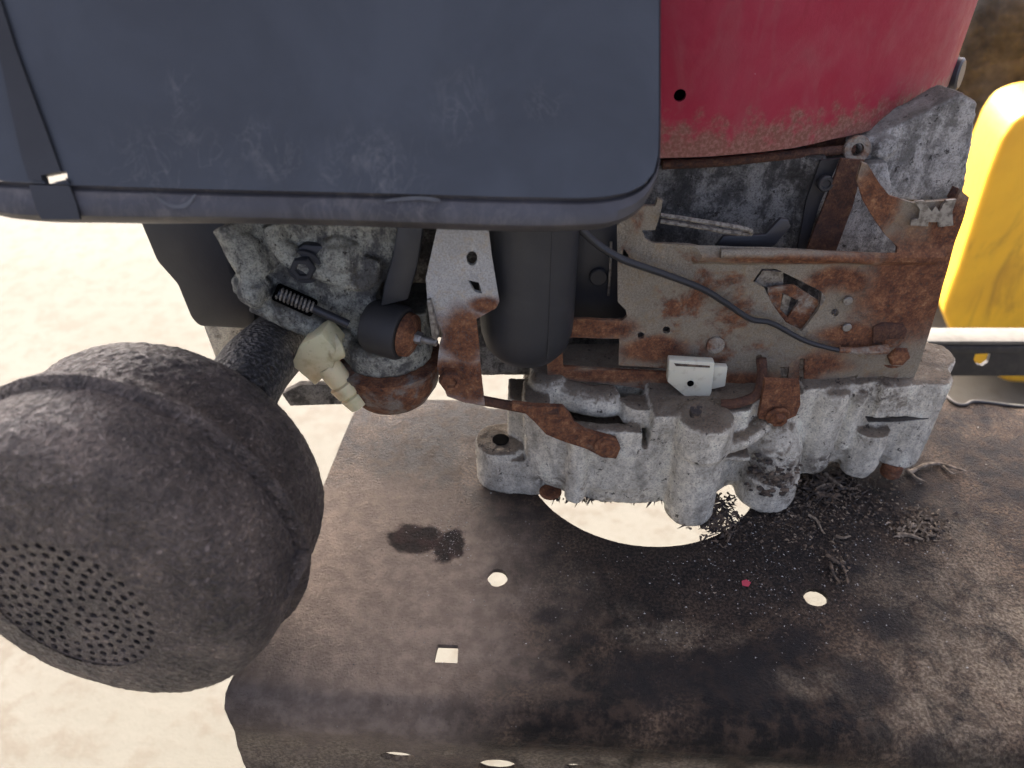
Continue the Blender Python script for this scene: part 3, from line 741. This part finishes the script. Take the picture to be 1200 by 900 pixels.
# --- red cowl
CX, CY, CR = 6.5, 54.0, 21.0
def cowl_fn(u, z):
    th = u / CR
    w = .12 * mnoise.noise(Vector((u * .15, z * .15, 5))) + .05 * mnoise.noise(Vector((u * .7, z * .7, 5)))
    return (CX + (CR + w) * math.sin(th), CY - (CR + w) * math.cos(th), z)
def cowl_uv(px, py):
    best = None
    for k in range(4000):
        d = 30 + k * .01
        p = at_d(px, py, d)
        e = abs(math.hypot(p.x - CX, p.y - CY) - CR)
        if p.y < CY and (best is None or e < best[0]): best = (e, p)
        if best and e > best[0] + .5 and best[0] < .05: break
    p = best[1]; return (CR * math.atan2(p.x - CX, CY - p.y), p.z)
low = [cowl_uv(*p) for p in [(720, 186), (772, 184), (830, 182), (880, 178), (930, 172), (975, 164), (1010, 156), (1040, 147), (1070, 135), (1095, 121)]]
low = [(u, z + rnd.uniform(-.05, .05)) for u, z in low]
uh, zh = cowl_uv(797, 112)
lo_end = low[-1]
cow_out = [(-16, low[0][1])] + low + [(lo_end[0] + 5, lo_end[1] + .6), (CR * 2.0, lo_end[1] + .8), (CR * 2.0, 40), (-16, 40)]
cow = mk('red_cowl', sheet(cow_out, [ngon((uh, zh), .27, 16)], cowl_fn, .2, .7), 'red', engine, label='faded red curved blower cowl with a rusty lower edge')
mk('cowl_top', prism([(CX + CR * math.sin(t), CY - CR * math.cos(t), 39.7) for t in [2 * math.pi * i / 40 for i in range(40)]], (0, 0, .3)), 'red', cow)
mk('cowl_back_wall', join(*[prism([(CX + CR * .985 * math.sin(t), CY - CR * .985 * math.cos(t), 19) for t in (2.0 + i * .28, 2.0 + (i + 1) * .28)] +
     [(CX + CR * .985 * math.sin(t), CY - CR * .985 * math.cos(t), 39.6) for t in (2.0 + (i + 1) * .28, 2.0 + i * .28)], (0, .1, 0)) for i in range(13)]), 'red', cow)
hp = cowl_fn(uh, zh)
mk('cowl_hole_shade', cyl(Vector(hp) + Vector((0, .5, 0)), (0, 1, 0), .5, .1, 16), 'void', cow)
p = at_y(1131, 88, 43.0)
bolt('side_bolt', p + Vector((-.6, .3, 0)), (.75, -.6, .1), .85, .5, 'black_steel', cow, False, 1.0, recess=False, label='dark rubber mount at the right of the cowl')
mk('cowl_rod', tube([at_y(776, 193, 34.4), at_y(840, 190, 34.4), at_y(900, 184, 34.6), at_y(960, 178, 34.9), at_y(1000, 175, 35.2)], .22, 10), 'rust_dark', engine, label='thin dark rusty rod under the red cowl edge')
mk('rod_eye', lathe([(.30, -.12), (.62, -.12), (.66, 0), (.62, .12), (.30, .12), (.30, -.12)], at_y(1004, 175, 34.9), (0, -1, .2), 24, False), 'strap_rust', engine, label='round eye at the end of the rod')
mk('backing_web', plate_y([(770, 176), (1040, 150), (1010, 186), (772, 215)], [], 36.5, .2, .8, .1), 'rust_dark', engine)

# --- black air filter cover
TILT = math.radians(28)
cp0 = at_y(400, 262, 24.0)
cn = Vector((0, -math.cos(TILT), math.sin(TILT))); cu = Vector((0, math.sin(TILT), math.cos(TILT)))
def cov(px, py):
    p = at_plane(px, py, cp0, cn) - cp0; return (p.x, p.dot(cu))
def cov3(a, b, off=0.0): return cp0 + Vector((a, 0, 0)) + cu * b + cn * off
Cp = [(771, -160), (771, 60), (771, 150), (770, 183), (765, 203), (753, 217), (735, 226), (710, 231), (680, 233), (633, 232), (580, 231), (513, 229), (400, 226), (267, 223), (160, 220), (100, 218), (20, 214), (-20, 210), (-60, 196), (-90, 160), (-110, 60), (-120, -160)]
Lp = [(774, -160), (774, 60), (774, 152), (773, 190), (768, 215), (757, 238), (740, 254), (716, 264), (690, 267), (633, 269), (580, 268), (513, 266), (400, 262), (267, 259), (160, 259), (100, 258), (14, 256), (-30, 243), (-78, 222), (-112, 170), (-132, 60), (-140, -160)]
C2 = [cov(*p) for p in Cp]; L2 = [cov(*p) for p in Lp]
face_hole = [cov(*p) for p in [(55, 207), (82, 202), (84, 212), (58, 217)]]
def cov_fn(a, b):
    w = .05 * mnoise.noise(Vector((a * .12, b * .12, 1)))
    e = min(1.0, max(0.0, (5.2 - a) / 2.0)); return cov3(a, b, .22 + w - .5 * (1 - e) ** 2 * 0 + .0)
def cov_fn_flat(a, b): return cov3(a, b, .22 + .05 * mnoise.noise(Vector((a * .12, b * .12, 1))))
cover = mk('filter_cover', sheet(C2, [face_hole], cov_fn, .25, .7), 'cover', engine, label='large dusty black plastic air filter cover')
loops = [[cov3(*p, .22) for p in C2], [cov3(*p, .05) for p in [tuple(Vector(c).lerp(Vector(l), .10)) for c, l in zip(C2, L2)]],
         [cov3(*tuple(Vector(c).lerp(Vector(l), .22)), .18) for c, l in zip(C2, L2)], [cov3(*tuple(Vector(c).lerp(Vector(l), .55)), .24) for c, l in zip(C2, L2)],
         [cov3(*tuple(Vector(c).lerp(Vector(l), .88)), .10) for c, l in zip(C2, L2)], [cov3(*l, -.25) for l in L2], [cov3(*l, -1.6) for l in L2],
         [cov3(*tuple(Vector(c).lerp(Vector(l), .8)), -1.6) for c, l in zip(C2, L2)], [cov3(*tuple(Vector(c).lerp(Vector(l), .8)), -.2) for c, l in zip(C2, L2)]]
def loft(loops):
    vs, fs = [], []; k = len(loops[0])
    for L in loops: vs += L
    for j in range(len(loops) - 1):
        for i in range(k - 1): fs.append((j * k + i, j * k + i + 1, (j + 1) * k + i + 1, (j + 1) * k + i))
    return vs, fs
def refine(loops):
    out = []
    for L in loops:
        P = smooth_path(L, 4); out.append(P)
    return out
mk('rolled_lip', loft(refine(loops)), 'lip', cover, label='rolled lower lip of the black cover')
st_l = [(-14, 0), (7, 67), (20, 130), (33, 187), (41, 212)]; st_r = [(7, 0), (26, 60), (43, 107), (61, 155), (77, 200)]
s_out = [cov(a, b) for a, b in [(-30, -120)] + st_l] + [cov(88, 216)] + [cov(a, b) for a, b in st_r[::-1]] + [cov(-10, -120)]
mk('strap', sheet(s_out, [face_hole], lambda a, b: cov3(a, b, .34), .1, .7), 'rubber', cover, label='dark strip standing in for a shaded groove down the left of the cover')  # raised dark strip, its colour standing in for shade in an inset groove
s_lip = [(41, 218), (50, 247), (56, 258), (100, 258), (96, 240), (88, 219)]
mk('groove_shade_end', sheet([cov(a, b) for a, b in s_lip], [], lambda a, b: cov3(a, b, .34), .12, .5), 'rubber', cover)  # same painted groove shade carried on over the lip
mk('sun_block_box', box((-25, 28.5, 19.6), (3.6, 47, 38), .4), 'bulb', cover)  # unseen box added behind the cover to keep sun off the parts below

def ribbon(path_px, w, off):
    P = smooth_path([cov3(*cov(*p), off) for p in path_px], 8); vs, fs = [], []
    for i, p in enumerate(P):
        d = (P[min(i + 1, len(P) - 1)] - P[max(i - 1, 0)]).normalized(); sd_ = d.cross(cn); t = i / (len(P) - 1)
        ww = w * (math.sin(math.pi * min(1, max(.02, t))) ** .5) * (.6 + .6 * abs(mnoise.noise(p * 1.7)))
        vs += [p + sd_ * ww, p + cn * .003, p - sd_ * ww]
    for i in range(len(P) - 1):
        a = i * 3; fs += [(a, a + 1, a + 4, a + 3), (a + 1, a + 2, a + 5, a + 4)]
    return vs, fs
for pth, w in (([(180, 226), (196, 238), (210, 243), (223, 240), (233, 228)], .10), ([(452, 236), (490, 233), (518, 236)], .10)):
    mk('scuff', ribbon(pth, w, .262), 'scuff', cover)
# --- black bulb
pb = at_y(618, 300, 30.6); 
rb = (at_y(675, 330, 30.6).x - at_y(561, 330, 30.6).x) / 2
zb_bot = at_y(618, 422, 30.2).z
cxb = (at_y(675, 330, 30.6).x + at_y(561, 330, 30.6).x) / 2
prof = [(.05, 0), (rb * .45, .12), (rb * .72, .40), (rb * .90, .95), (rb * .98, 1.7), (rb, 2.6), (rb * 1.0, 5.0), (rb * 1.02, 9.5)]
mk('breather_canister', lathe(prof, (cxb, 30.6, zb_bot), (0, 0, 1), 48), 'bulb', engine, label='smooth matt black round-bottomed canister under the cover')

mk('mould_line', tube([(cxb + rb * .42, 30.6 - rb * .92, zb_bot + 1.2), (cxb + rb * .42, 30.6 - rb * .91, zb_bot + 4), (cxb + rb * .42, 30.6 - rb * .92, zb_bot + 9)], .035, 6), 'bulb', bpy.data.objects['breather_canister'])
# --- zinc/rust stay
stay_o = [(514, 258), (571, 258), (576, 300), (585, 354), (581, 361), (558, 374), (561, 400), (564, 440), (568, 475), (546, 472), (524, 464), (512, 432), (515, 405), (519, 392), (509, 372), (501, 354), (499, 326)]
stay = mk('stay_bracket', plate_y(stay_o, [ngon((553, 303), 6.5, 14, 8.5), [(548, 328), (561, 331), (565, 344), (556, 342)]], 28.0, .2, .3, .06), 'stay', engine, label='upright grey zinc stay, rusty towards its foot')
bolt('nut', at_y(528, 442, 27.95), (.1, -1, .15), .56, .55, 'rust', stay, True, 0, recess=True)

# --- carburettor
YC = 29.6
cb = [prism(pxloop([(262, 250), (492, 255), (470, 300), (440, 345), (440, 420), (418, 416), (375, 392), (339, 374), (303, 360), (290, 352), (274, 342), (271, 328), (279, 316)], YC), (0, 4.0, 0)),
      tube([at_y(300, 348, YC), at_y(345, 368, YC - .15), at_y(400, 398, YC - .1), at_y(432, 416, YC)], .75, 14),
      cyl(at_y(288, 333, YC - .3), (.55, -.3, -.2), .75, 1.1, 20, .2), cyl(at_y(457, 424, YC + .5) + Vector((0, 0, .35)), (0, 0, 1), 2.2, 1.6, 36, .3), box(tuple(at_y(430, 415, YC)), tuple(at_y(505, 330, YC + 3)), .0),
      tube([at_y(270, 262, YC + .2), at_y(290, 300, YC - .2), at_y(300, 320, YC - .2)], .8, 14),
      tube([at_y(318, 262, YC), at_y(340, 300, YC - .35), at_y(420, 330, YC - .3), at_y(438, 300, YC)], .5, 12),
      lathe([(1.1, 0), (1.0, .5), (.4, .8)], at_y(400, 300, YC + .1), (0, -1, .2), 20)]
carb = mk('carburettor', join(*cb), 'carb', engine, label='dirty grey-green cast carburettor under the black cover')
cast_mods(carb, .10, 4, ((.8, .22), (.28, .07)))
sd = (at_y(415, 384, YC - .75) - at_y(322, 342, YC - .75)).normalized()
mk('screw_recess_shade', cyl(at_y(322, 341, YC - .55), sd, .42, 1.9, 18, .08), 'void', carb)  # black cylinder painted as the shade of the spring recess
s0 = at_y(326, 343, YC - 1.0); s1 = at_y(366, 361, YC - 1.05)
hel = []
u_, v_, w_ = frame(s1 - s0)
for i in range(9 * 12 + 1):
    t = i / (9 * 12); a = 2 * math.pi * 9 * t
    hel.append(s0.lerp(s1, t) + (u_ * math.cos(a) + v_ * math.sin(a)) * .25)
mk('idle_spring', tube(hel, .055, 6, 1, False), 'grit_steel', carb)
mk('idle_screw', tube([s0, at_y(408, 380, YC - .85)], .20, 14, 1, False), 'black_steel', carb)
bolt('black_bolt', at_y(357, 312, YC - .5), (0, -1, .1), .58, .45, 'black_steel', carb, True, .78, label='dark bolt head on the carburettor')
mk('bolt_flange', prism(pxloop([(340, 296), (356, 287), (384, 289), (398, 302), (392, 318), (370, 328), (350, 328), (341, 316)], YC - .35), (0, .5, 0), .1), 'black_steel', carb)
# black arm and pivot with rusty washer
mk('choke_arm', prism(pxloop([(466, 262), (497, 262), (490, 310), (478, 352), (446, 360), (450, 335), (460, 300)], YC - .9), (0, .5, 0), .12), 'bulb', engine, label='black plastic choke arm between carburettor and stay')
q0 = at_y(440, 382, YC - .6); qd = Vector((.93, -.36, -.06)).normalized()
piv = mk('choke_pivot', lathe([(1.1, -.3), (1.28, .0), (1.28, 1.35), (1.2, 1.5), (.9, 1.52)], q0, qd, 32), 'grimy_black', engine, label='stubby black pivot boss behind the rusty washer')
mk('rusty_washer', lathe([(.95, 0), (1.05, .08), (1.0, .35), (.5, .6)], q0 + qd * 1.5, qd, 26), 'rust', piv)
bolt('screw', q0 + qd * 2.0, qd, .30, .42, 'zinc', piv, True, .0)
mk('screw_tip', cyl(q0 + qd * 2.35, qd, .17, .8, 14, .04), 'zinc', piv)
mk('throttle_blade', prism(pxloop([(500, 352), (504, 352), (514, 392), (512, 399), (506, 396)], YC - 2.1), (.05, .25, 0), .03), 'zinc', piv)
# float bowl
bc = at_y(457, 426, YC + .3); rbw = (at_y(520, 430, YC - 1.5).x - at_y(394, 430, YC - 1.5).x) / 2
bowl = mk('float_bowl', lathe([(.05, -2.55), (rbw * .45, -2.4), (rbw * .75, -1.95), (rbw * .93, -1.2), (rbw * .99, -.4), (rbw, 0), (rbw * 1.04, .05), (rbw * 1.04, .25), (rbw * .9, .3)], (bc.x, bc.y, bc.z + .2), (0, 0, 1), 48), 'bowl', engine, label='rusty grey round float bowl below the carburettor')
dd = bowl.modifiers.new('dents', 'DISPLACE'); dd.texture = clouds(1.0); dd.strength = .08 * S; dd.texture_coords = 'GLOBAL'
# yellowed hose elbow
el = mk('hose_elbow', join(prism(pxloop([(341, 428), (351, 405), (376, 391), (393, 410), (390, 432), (369, 452)], YC - 1.7), (.25, 1.2, .1), .07, 2),
    cyl(at_y(380, 410, YC - 1.2), (.75, .5, .1), .72, .75, 24, .08)), 'nylon_yellow', engine, label='yellowed plastic hose elbow pointing down to the right')
e0 = at_y(384, 428, YC - 1.2); e1 = at_y(421, 474, YC - 1.6)
ed = (e1 - e0); L_ = ed.length
mk('barb', lathe([(.60, 0), (.57, L_ * .42), (.54, L_ * .44), (.70, L_ * .47), (.62, L_ * .70), (.50, L_ * .74), (.62, L_ * .77), (.50, L_ * 1.02), (.32, L_ * 1.03), (.28, L_ * .8)], e0, ed, 24), 'nylon_yellow', el)
# left plastics and hidden bits
mk('intake_duct', prism(pxloop([(158, 250), (262, 250), (273, 318), (300, 358), (298, 378), (290, 387), (232, 384), (222, 373), (206, 334), (182, 307)], 32.4), (.8, 3.0, 0), .25), 'bulb', engine, label='dark plastic duct hanging under the left of the cover')
mk('grey_tab', prism(pxloop([(236, 376), (300, 378), (285, 405), (268, 428), (254, 424)], 34.5), (0, .4, 0), .08), 'cast', engine, label='grey metal tab between duct and muffler pipe')
mk('insulator_block', prism(pxloop([(303, 358), (356, 384), (354, 420), (318, 420), (308, 390)], 30.8), (.3, 2.0, 0), .15), 'bulb', engine, label='black block below the carburettor by the pipe')
mk('lower_guard', prism(pxloop([(330, 462), (350, 452), (402, 452), (404, 474), (340, 476)], 33.5), (0, .5, 0), .06), 'cast_dark', engine)

# --- muffler
ax = Vector((.163, 1.0, -.061)).normalized()
mo = at_d(82, 711.6, 26.5)
muf = empty('muffler', mo); muf.parent = engine; muf.location = mo * S - world_loc(engine)
muf['label'] = 'large burnt brown-black drum muffler with a perforated end'
front = [(3.25, -.02), (3.6, .03), (4.6, .25), (5.6, .55), (6.25, .9), (6.6, 1.35), (6.82, 2.0), (6.92, 2.8), (6.88, 3.78), (6.82, 3.92), (7.08, 4.03), (7.24, 4.18), (7.22, 4.38), (7.0, 4.5), (6.6, 4.52)]
rear = [(6.6, 4.4), (6.62, 5.0), (6.70, 5.8), (6.72, 6.8), (6.5, 7.7), (6.1, 8.3), (5.3, 8.9), (4.2, 9.3), (2.6, 9.5), (.5, 9.6)]
def rough_shell(prof, o, seg=120):
    # resample for lumps
    P = []
    for i in range(len(prof) - 1):
        k = max(1, int(math.hypot(prof[i + 1][0] - prof[i][0], prof[i + 1][1] - prof[i][1]) / .075))
        for j in range(k): P.append((prof[i][0] + (prof[i + 1][0] - prof[i][0]) * j / k, prof[i][1] + (prof[i + 1][1] - prof[i][1]) * j / k))
    P.append(prof[-1]); return lathe(P, o, ax, seg, False)
fs_ = mk('front_shell', rough_shell(front, mo, 420), 'muffler', muf)
rs_ = mk('rear_shell', rough_shell(rear, mo, 420), 'muffler', muf)
sm = mk('seam', rough_shell([(6.55, 4.42), (6.78, 4.5), (6.82, 4.62), (6.76, 4.75), (6.55, 4.8)], mo, 300), 'muffler', muf, label='crimped seam ring round the muffler')
for o_ in (fs_, rs_, sm):
    for sz, stn in ((2.2, .08), (.36, .10), (.13, .06)):
        d = o_.modifiers.new('scale', 'DISPLACE'); d.texture = clouds(sz); d.strength = stn * S; d.texture_coords = 'GLOBAL'; d.mid_level = .5
mu, mv, mw = frame(ax)
hl = []
for ri, (rr, cnt) in enumerate([(.42, 5), (.86, 11), (1.29, 16), (1.72, 22), (2.16, 27), (2.60, 32), (3.02, 37)]):
    for i in range(cnt):
        a = 2 * math.pi * (i + .5 * (ri % 2)) / cnt + ri * .1
        if ri < 4 and abs(math.sin(a * 1.5 + .4)) < .13: continue
        q_ = rnd.uniform(.115, .15)
        hl.append(ngon((rr * math.cos(a) + rnd.uniform(-.03, .03), rr * math.sin(a) + rnd.uniform(-.03, .03)), q_, 9))
def end_fn(a, b):
    r = math.hypot(a, b); return mo + mu * a + mv * b + ax * (.02 + .0 * r)
ep = mk('perforated_end', sheet(ngon((0, 0), 3.3, 70), hl, end_fn, -.12, .4), 'muffler', muf, label='flat muffler end pierced with rings of small holes')
mk('inner_shade_disc', lathe([(3.6, .6), (.1, .6)], mo, ax, 40, False), 'void', muf)  # black sheet painted as the shade inside the hollow drum
for px, py in ((130, 663), (198, 798)):
    best = min((at_d(px, py, 22 + k * .02) for k in range(400)), key=lambda q: abs((q - mo).dot(ax) - (.25 + .32 * ((q - mo) - ax * (q - mo).dot(ax)).length - 1.1)))
    mk('pit_shade', cyl(best, -ax, .3, .12, 14), 'void', muf)  # raised black disc, painted as the shade of a small hole
mk('outlet_pipe', tube([mo + ax * 8.6 + Vector((2.6, 0, 3.2)), at_y(300, 430, 27.5), at_y(338, 392, 32.5), at_y(372, 352, 36.5)], lambda t: 1.62, 40, 10), 'pipe', muf, label='flaking black pipe joining muffler and engine')
mk('rear_tab', prism([at_d(350, 655, 28.5), at_d(358, 668, 28.5), at_d(347, 690, 28.3), at_d(330, 712, 28.2), at_d(318, 706, 28.2), at_d(325, 660, 28.5)], ax * .9, .15), 'muffler', muf)

# ------------------------------------------------------------------ behind on the right: rail, yellow can, rock
ry = 46.0
rl = empty('cross_rail', at_y(1150, 420, ry)); tag(rl, 'steel cross rail with pale top and dark holed web behind the plate', 'rail')
zt = at_y(1150, 404, ry).z; zb2 = at_y(1150, 443, ry).z
x0 = 4.0
mk('top_flange', prism([(x0, ry, zt), (x0 + 1.6, ry, zt), (60, ry, zt), (60, ry + 1.9, zt), (x0 - 2, ry + 1.9, zt)], (0, 0, .3), .05), 'rail', rl)
hp2 = [(p.x, p.z) for p in (at_y(1143, 415, ry + .3), at_y(1161, 414, ry + .3), at_y(1158, 424, ry + .3), at_y(1151, 429, ry + .3), at_y(1144, 427, ry + .3), at_y(1141, 421, ry + .3))]
mk('web', sheet([(x0 - 1, zb2), (60, zb2), (60, zt - .02), (x0 - 1, zt - .02)], [hp2], lambda x, z: (x, ry + .3, z), .3, .8), 'rail_web', rl)
mk('web_bead', box((x0 - .5, ry - .05, zt - .75), (60, ry + .28, zt - .1), .1), 'rail_web', rl)
# yellow can
yy = 84.0
can = empty('yellow_can', at_y(1190, 440, yy)); tag(can, 'scuffed bright yellow plastic can standing behind the rail', 'can')
yo = [(1215, 128), (1192, 138), (1176, 160), (1160, 200), (1142, 256), (1124, 312), (1109, 352), (1105, 366), (1109, 380), (1120, 402), (1145, 430), (1180, 449), (1260, 455), (1330, 440), (1370, 340), (1390, 220), (1330, 130), (1260, 122)]
yl = [at_y(a, b, yy) for a, b in yo]
mk('body', prism(yl, (3, 11, 0), 2.2, 5), 'yellow', can)
mk('base_foot', box((78, yy + 5, GZ), (96, yy + 11, min(p.z for p in yl) + 1.5), .8), 'yellow', can)
mk('handle', tube([(68, yy + 6, 5), (70, yy + 6, 10), (80, yy + 6, 11), (90, yy + 6, 9), (92, yy + 6, 3)], 1.6, 12), 'yellow', can)
def rock(name, c, r, seed, label):
    bm = bmesh.new(); bmesh.ops.create_icosphere(bm, subdivisions=5, radius=1)
    for v in bm.verts:
        q = v.co.copy(); k = 1 + .28 * mnoise.noise(q * 1.3 + Vector((seed, 0, 0))) + .10 * mnoise.noise(q * 3.5 + Vector((0, seed, 0))) + .04 * mnoise.noise(q * 9)
        v.co = Vector((q.x * r[0], q.y * r[1], q.z * r[2])) * k + Vector(c)
        v.co.z = max(v.co.z, GZ)
    return tag(mk(name, bm_out(bm), 'rock', None), label, 'rock')
ra = at_y(1185, 85, 112)
rock('rock', (ra.x + 4, 118, -8), (19, 14, 29), 2.0, 'rough grey-brown rock rising behind the yellow can')
rb_ = at_y(1180, 0, 126)
rock('rock', (rb_.x + 6, 142, -2), (22, 15, 50), 9.0, 'taller dark grey rock at the top right corner')

# ------------------------------------------------------------------ debris on the plate
def plate_z(x, y): return plate_fn(x, y - yf(x))[2]
def twig(px_pts, r, label, name='twig', mat='twig', lift=.12):
    P = []
    for i, (a, b) in enumerate(px_pts):
        p = at_z(a, b, 0); P.append((p.x, p.y, plate_z(p.x, p.y) + lift + .06 * (i % 2)))
    o = mk(name, tube(P, lambda t: r * (1 - .55 * t) + .015 * math.sin(t * 31), 7, 5), mat, None)
    return tag(o, label, 'twig', 'twigs scattered on the plate')
twig([(1064, 556), (1082, 548), (1100, 545), (1118, 551), (1131, 554)], .14, 'long pale twig beside the right foot of the crankcase')
twig([(1062, 552), (1072, 562), (1085, 567)], .12, 'short twig forking below the long pale one')
twig([(1104, 548), (1112, 556), (1119, 557)], .09, 'small dark spur at the tip of the long pale twig')
twig([(966, 557), (978, 568), (990, 574), (1004, 575)], .12, 'pale root curling out between the casting bosses')
twig([(956, 575), (966, 571), (976, 569)], .10, 'short straight twig left of the curled root')
twig([(947, 605), (956, 612), (963, 624), (966, 628)], .08, 'thin light stalk in front of the right boss')
twig([(979, 630), (987, 633), (996, 630)], .10, 'little curved pale husk right of the thin stalk')
twig([(1050, 628), (1066, 630), (1080, 634)], .15, 'flat brown splinter under the leaf clump')
twig([(968, 652), (978, 660), (988, 668), (993, 690)], .11, 'dark crooked root above the right round hole', mat='litter')
twig([(973, 664), (976, 676), (984, 686)], .09, 'dark short root left of the crooked one', mat='litter')
c_ = at_z(874, 686, 0)
tag(mk('paint_chip', prism([(c_.x - .22, c_.y - .12, .12), (c_.x + .05, c_.y - .2, .14), (c_.x + .22, c_.y + .02, .16), (c_.x + .05, c_.y + .22, .15), (c_.x - .2, c_.y + .14, .13)], (0, 0, .04)), 'chip', None), 'tiny red paint chip on the dark plate', 'paint chip')
h2c = at_z(956, 700, 0)
def scatter(n_, gen, size, flat=.5, mat='litter', name='debris', label=''):
    vs, fs = [], []
    for _ in range(n_):
        x, y, k = gen()
        if math.hypot(x - hc.x, y - hc.y) < HR + .05 or math.hypot(x - h2c.x, y - h2c.y) < .75: continue
        s = rnd.uniform(*size) * k; z = plate_z(x, y) + s * .15; k0 = len(vs); a = rnd.uniform(0, 6.28); e = rnd.uniform(.35, 1.6)
        base = [Vector((math.cos(a + t * 2.094 + rnd.uniform(-.4, .4)) * s * e, math.sin(a + t * 2.094 + rnd.uniform(-.4, .4)) * s, rnd.uniform(-.2, .2) * s)) for t in range(3)]
        tip = Vector((rnd.uniform(-.3, .3) * s, rnd.uniform(-.3, .3) * s, s * flat * rnd.uniform(.5, 1.3)))
        vs += [Vector((x, y, z)) + b for b in base] + [Vector((x, y, z)) + tip]
        fs += [(k0, k0 + 1, k0 + 3), (k0 + 1, k0 + 2, k0 + 3), (k0 + 2, k0, k0 + 3), (k0, k0 + 2, k0 + 1)]
    o = mk(name, (vs, fs), mat, None, smooth=False)
    return tag(o, label, 'debris', kind='stuff')
def gen_main():
    w = rnd.random()
    if w < .62:
        p = at_z(rnd.gauss(955, 48), rnd.gauss(590, 24), 0)
    elif w < .74:
        p = at_z(rnd.gauss(960, 90), rnd.gauss(640, 50), 0); return p.x, p.y, .7
    elif w < .80:
        p = at_z(rnd.gauss(982, 9), rnd.gauss(668, 16), 0)
    else:
        p = at_z(rnd.gauss(1076, 15), rnd.gauss(617, 9), 0); return p.x, p.y, 1.4
    return p.x, p.y, 1.0
scatter(420, gen_main, (.03, .13), .5, 'twig', 'leaf_crumbs', 'tan crumbs of dry leaf lying around the right of the crankcase')
scatter(1700, gen_main, (.03, .14), .6, 'litter', 'debris', 'dark crumbs of dirt and leaf around the right of the crankcase')
def gen_grit():
    w = rnd.random()
    if w < .6: p = at_z(rnd.gauss(900, 110), rnd.gauss(640, 55), 0)
    elif w < .75: p = at_z(rnd.gauss(525, 14), rnd.gauss(632, 14), 0); return p.x, p.y, .7
    else: p = at_z(rnd.uniform(400, 1190), rnd.uniform(500, 790), 0)
    return p.x, p.y, 1.0
scatter(1500, gen_grit, (.018, .06), .8, 'grit', 'grit', 'fine pale grit glinting on the oily plate')
# fibres and leaf shreds hanging at the bore edge
def fibres():
    parts = []
    for _ in range(520):
        w = rnd.random()
        if w < .5: p = at_z(rnd.gauss(842, 12), rnd.gauss(604, 13), .15); d = Vector((rnd.uniform(-1, 1), rnd.uniform(-1, .6), rnd.uniform(-.5, .3))) * rnd.uniform(.25, .8)
        elif w < .60: x_ = rnd.uniform(2.4, 8.6); p = Vector((x_, 28.45 + .25 * rnd.random(), .62)); d = Vector((rnd.uniform(-.4, .4), rnd.uniform(-.6, .1), rnd.uniform(-.45, .15))) * rnd.uniform(.1, 1.0)
        else: p = at_z(rnd.gauss(965, 18), rnd.gauss(570, 10), .15); d = Vector((rnd.uniform(-1, 1), rnd.uniform(-1, .6), rnd.uniform(-.2, .3))) * rnd.uniform(.25, .8)
        parts.append(tube([p, p + d * .5 + Vector((0, 0, rnd.uniform(-.1, .1))), p + d], lambda t, k=rnd.uniform(.04, .1): k * (1.2 - t), 4, 2))
    return join(*parts)
tag(mk('leaf_shreds', fibres(), 'litter', None), 'brown roots and leaf shreds packed at the edge of the big hole', 'debris', kind='stuff')
def clumps():
    parts = []
    for _ in range(90):
        p = at_z(rnd.gauss(1076, 15), rnd.gauss(616, 8), .1)
        d = Vector((rnd.uniform(-1, 1), rnd.uniform(-1, 1), rnd.uniform(0, .5))) * rnd.uniform(.15, .5)
        parts.append(tube([p, p + d * .5 + Vector((0, 0, .08)), p + d], .05, 4, 2))
    return join(*parts)
tag(mk('leaf_clump', clumps(), 'twig', None), 'small clump of dry leaf stalks on the right of the plate', 'debris', kind='stuff')
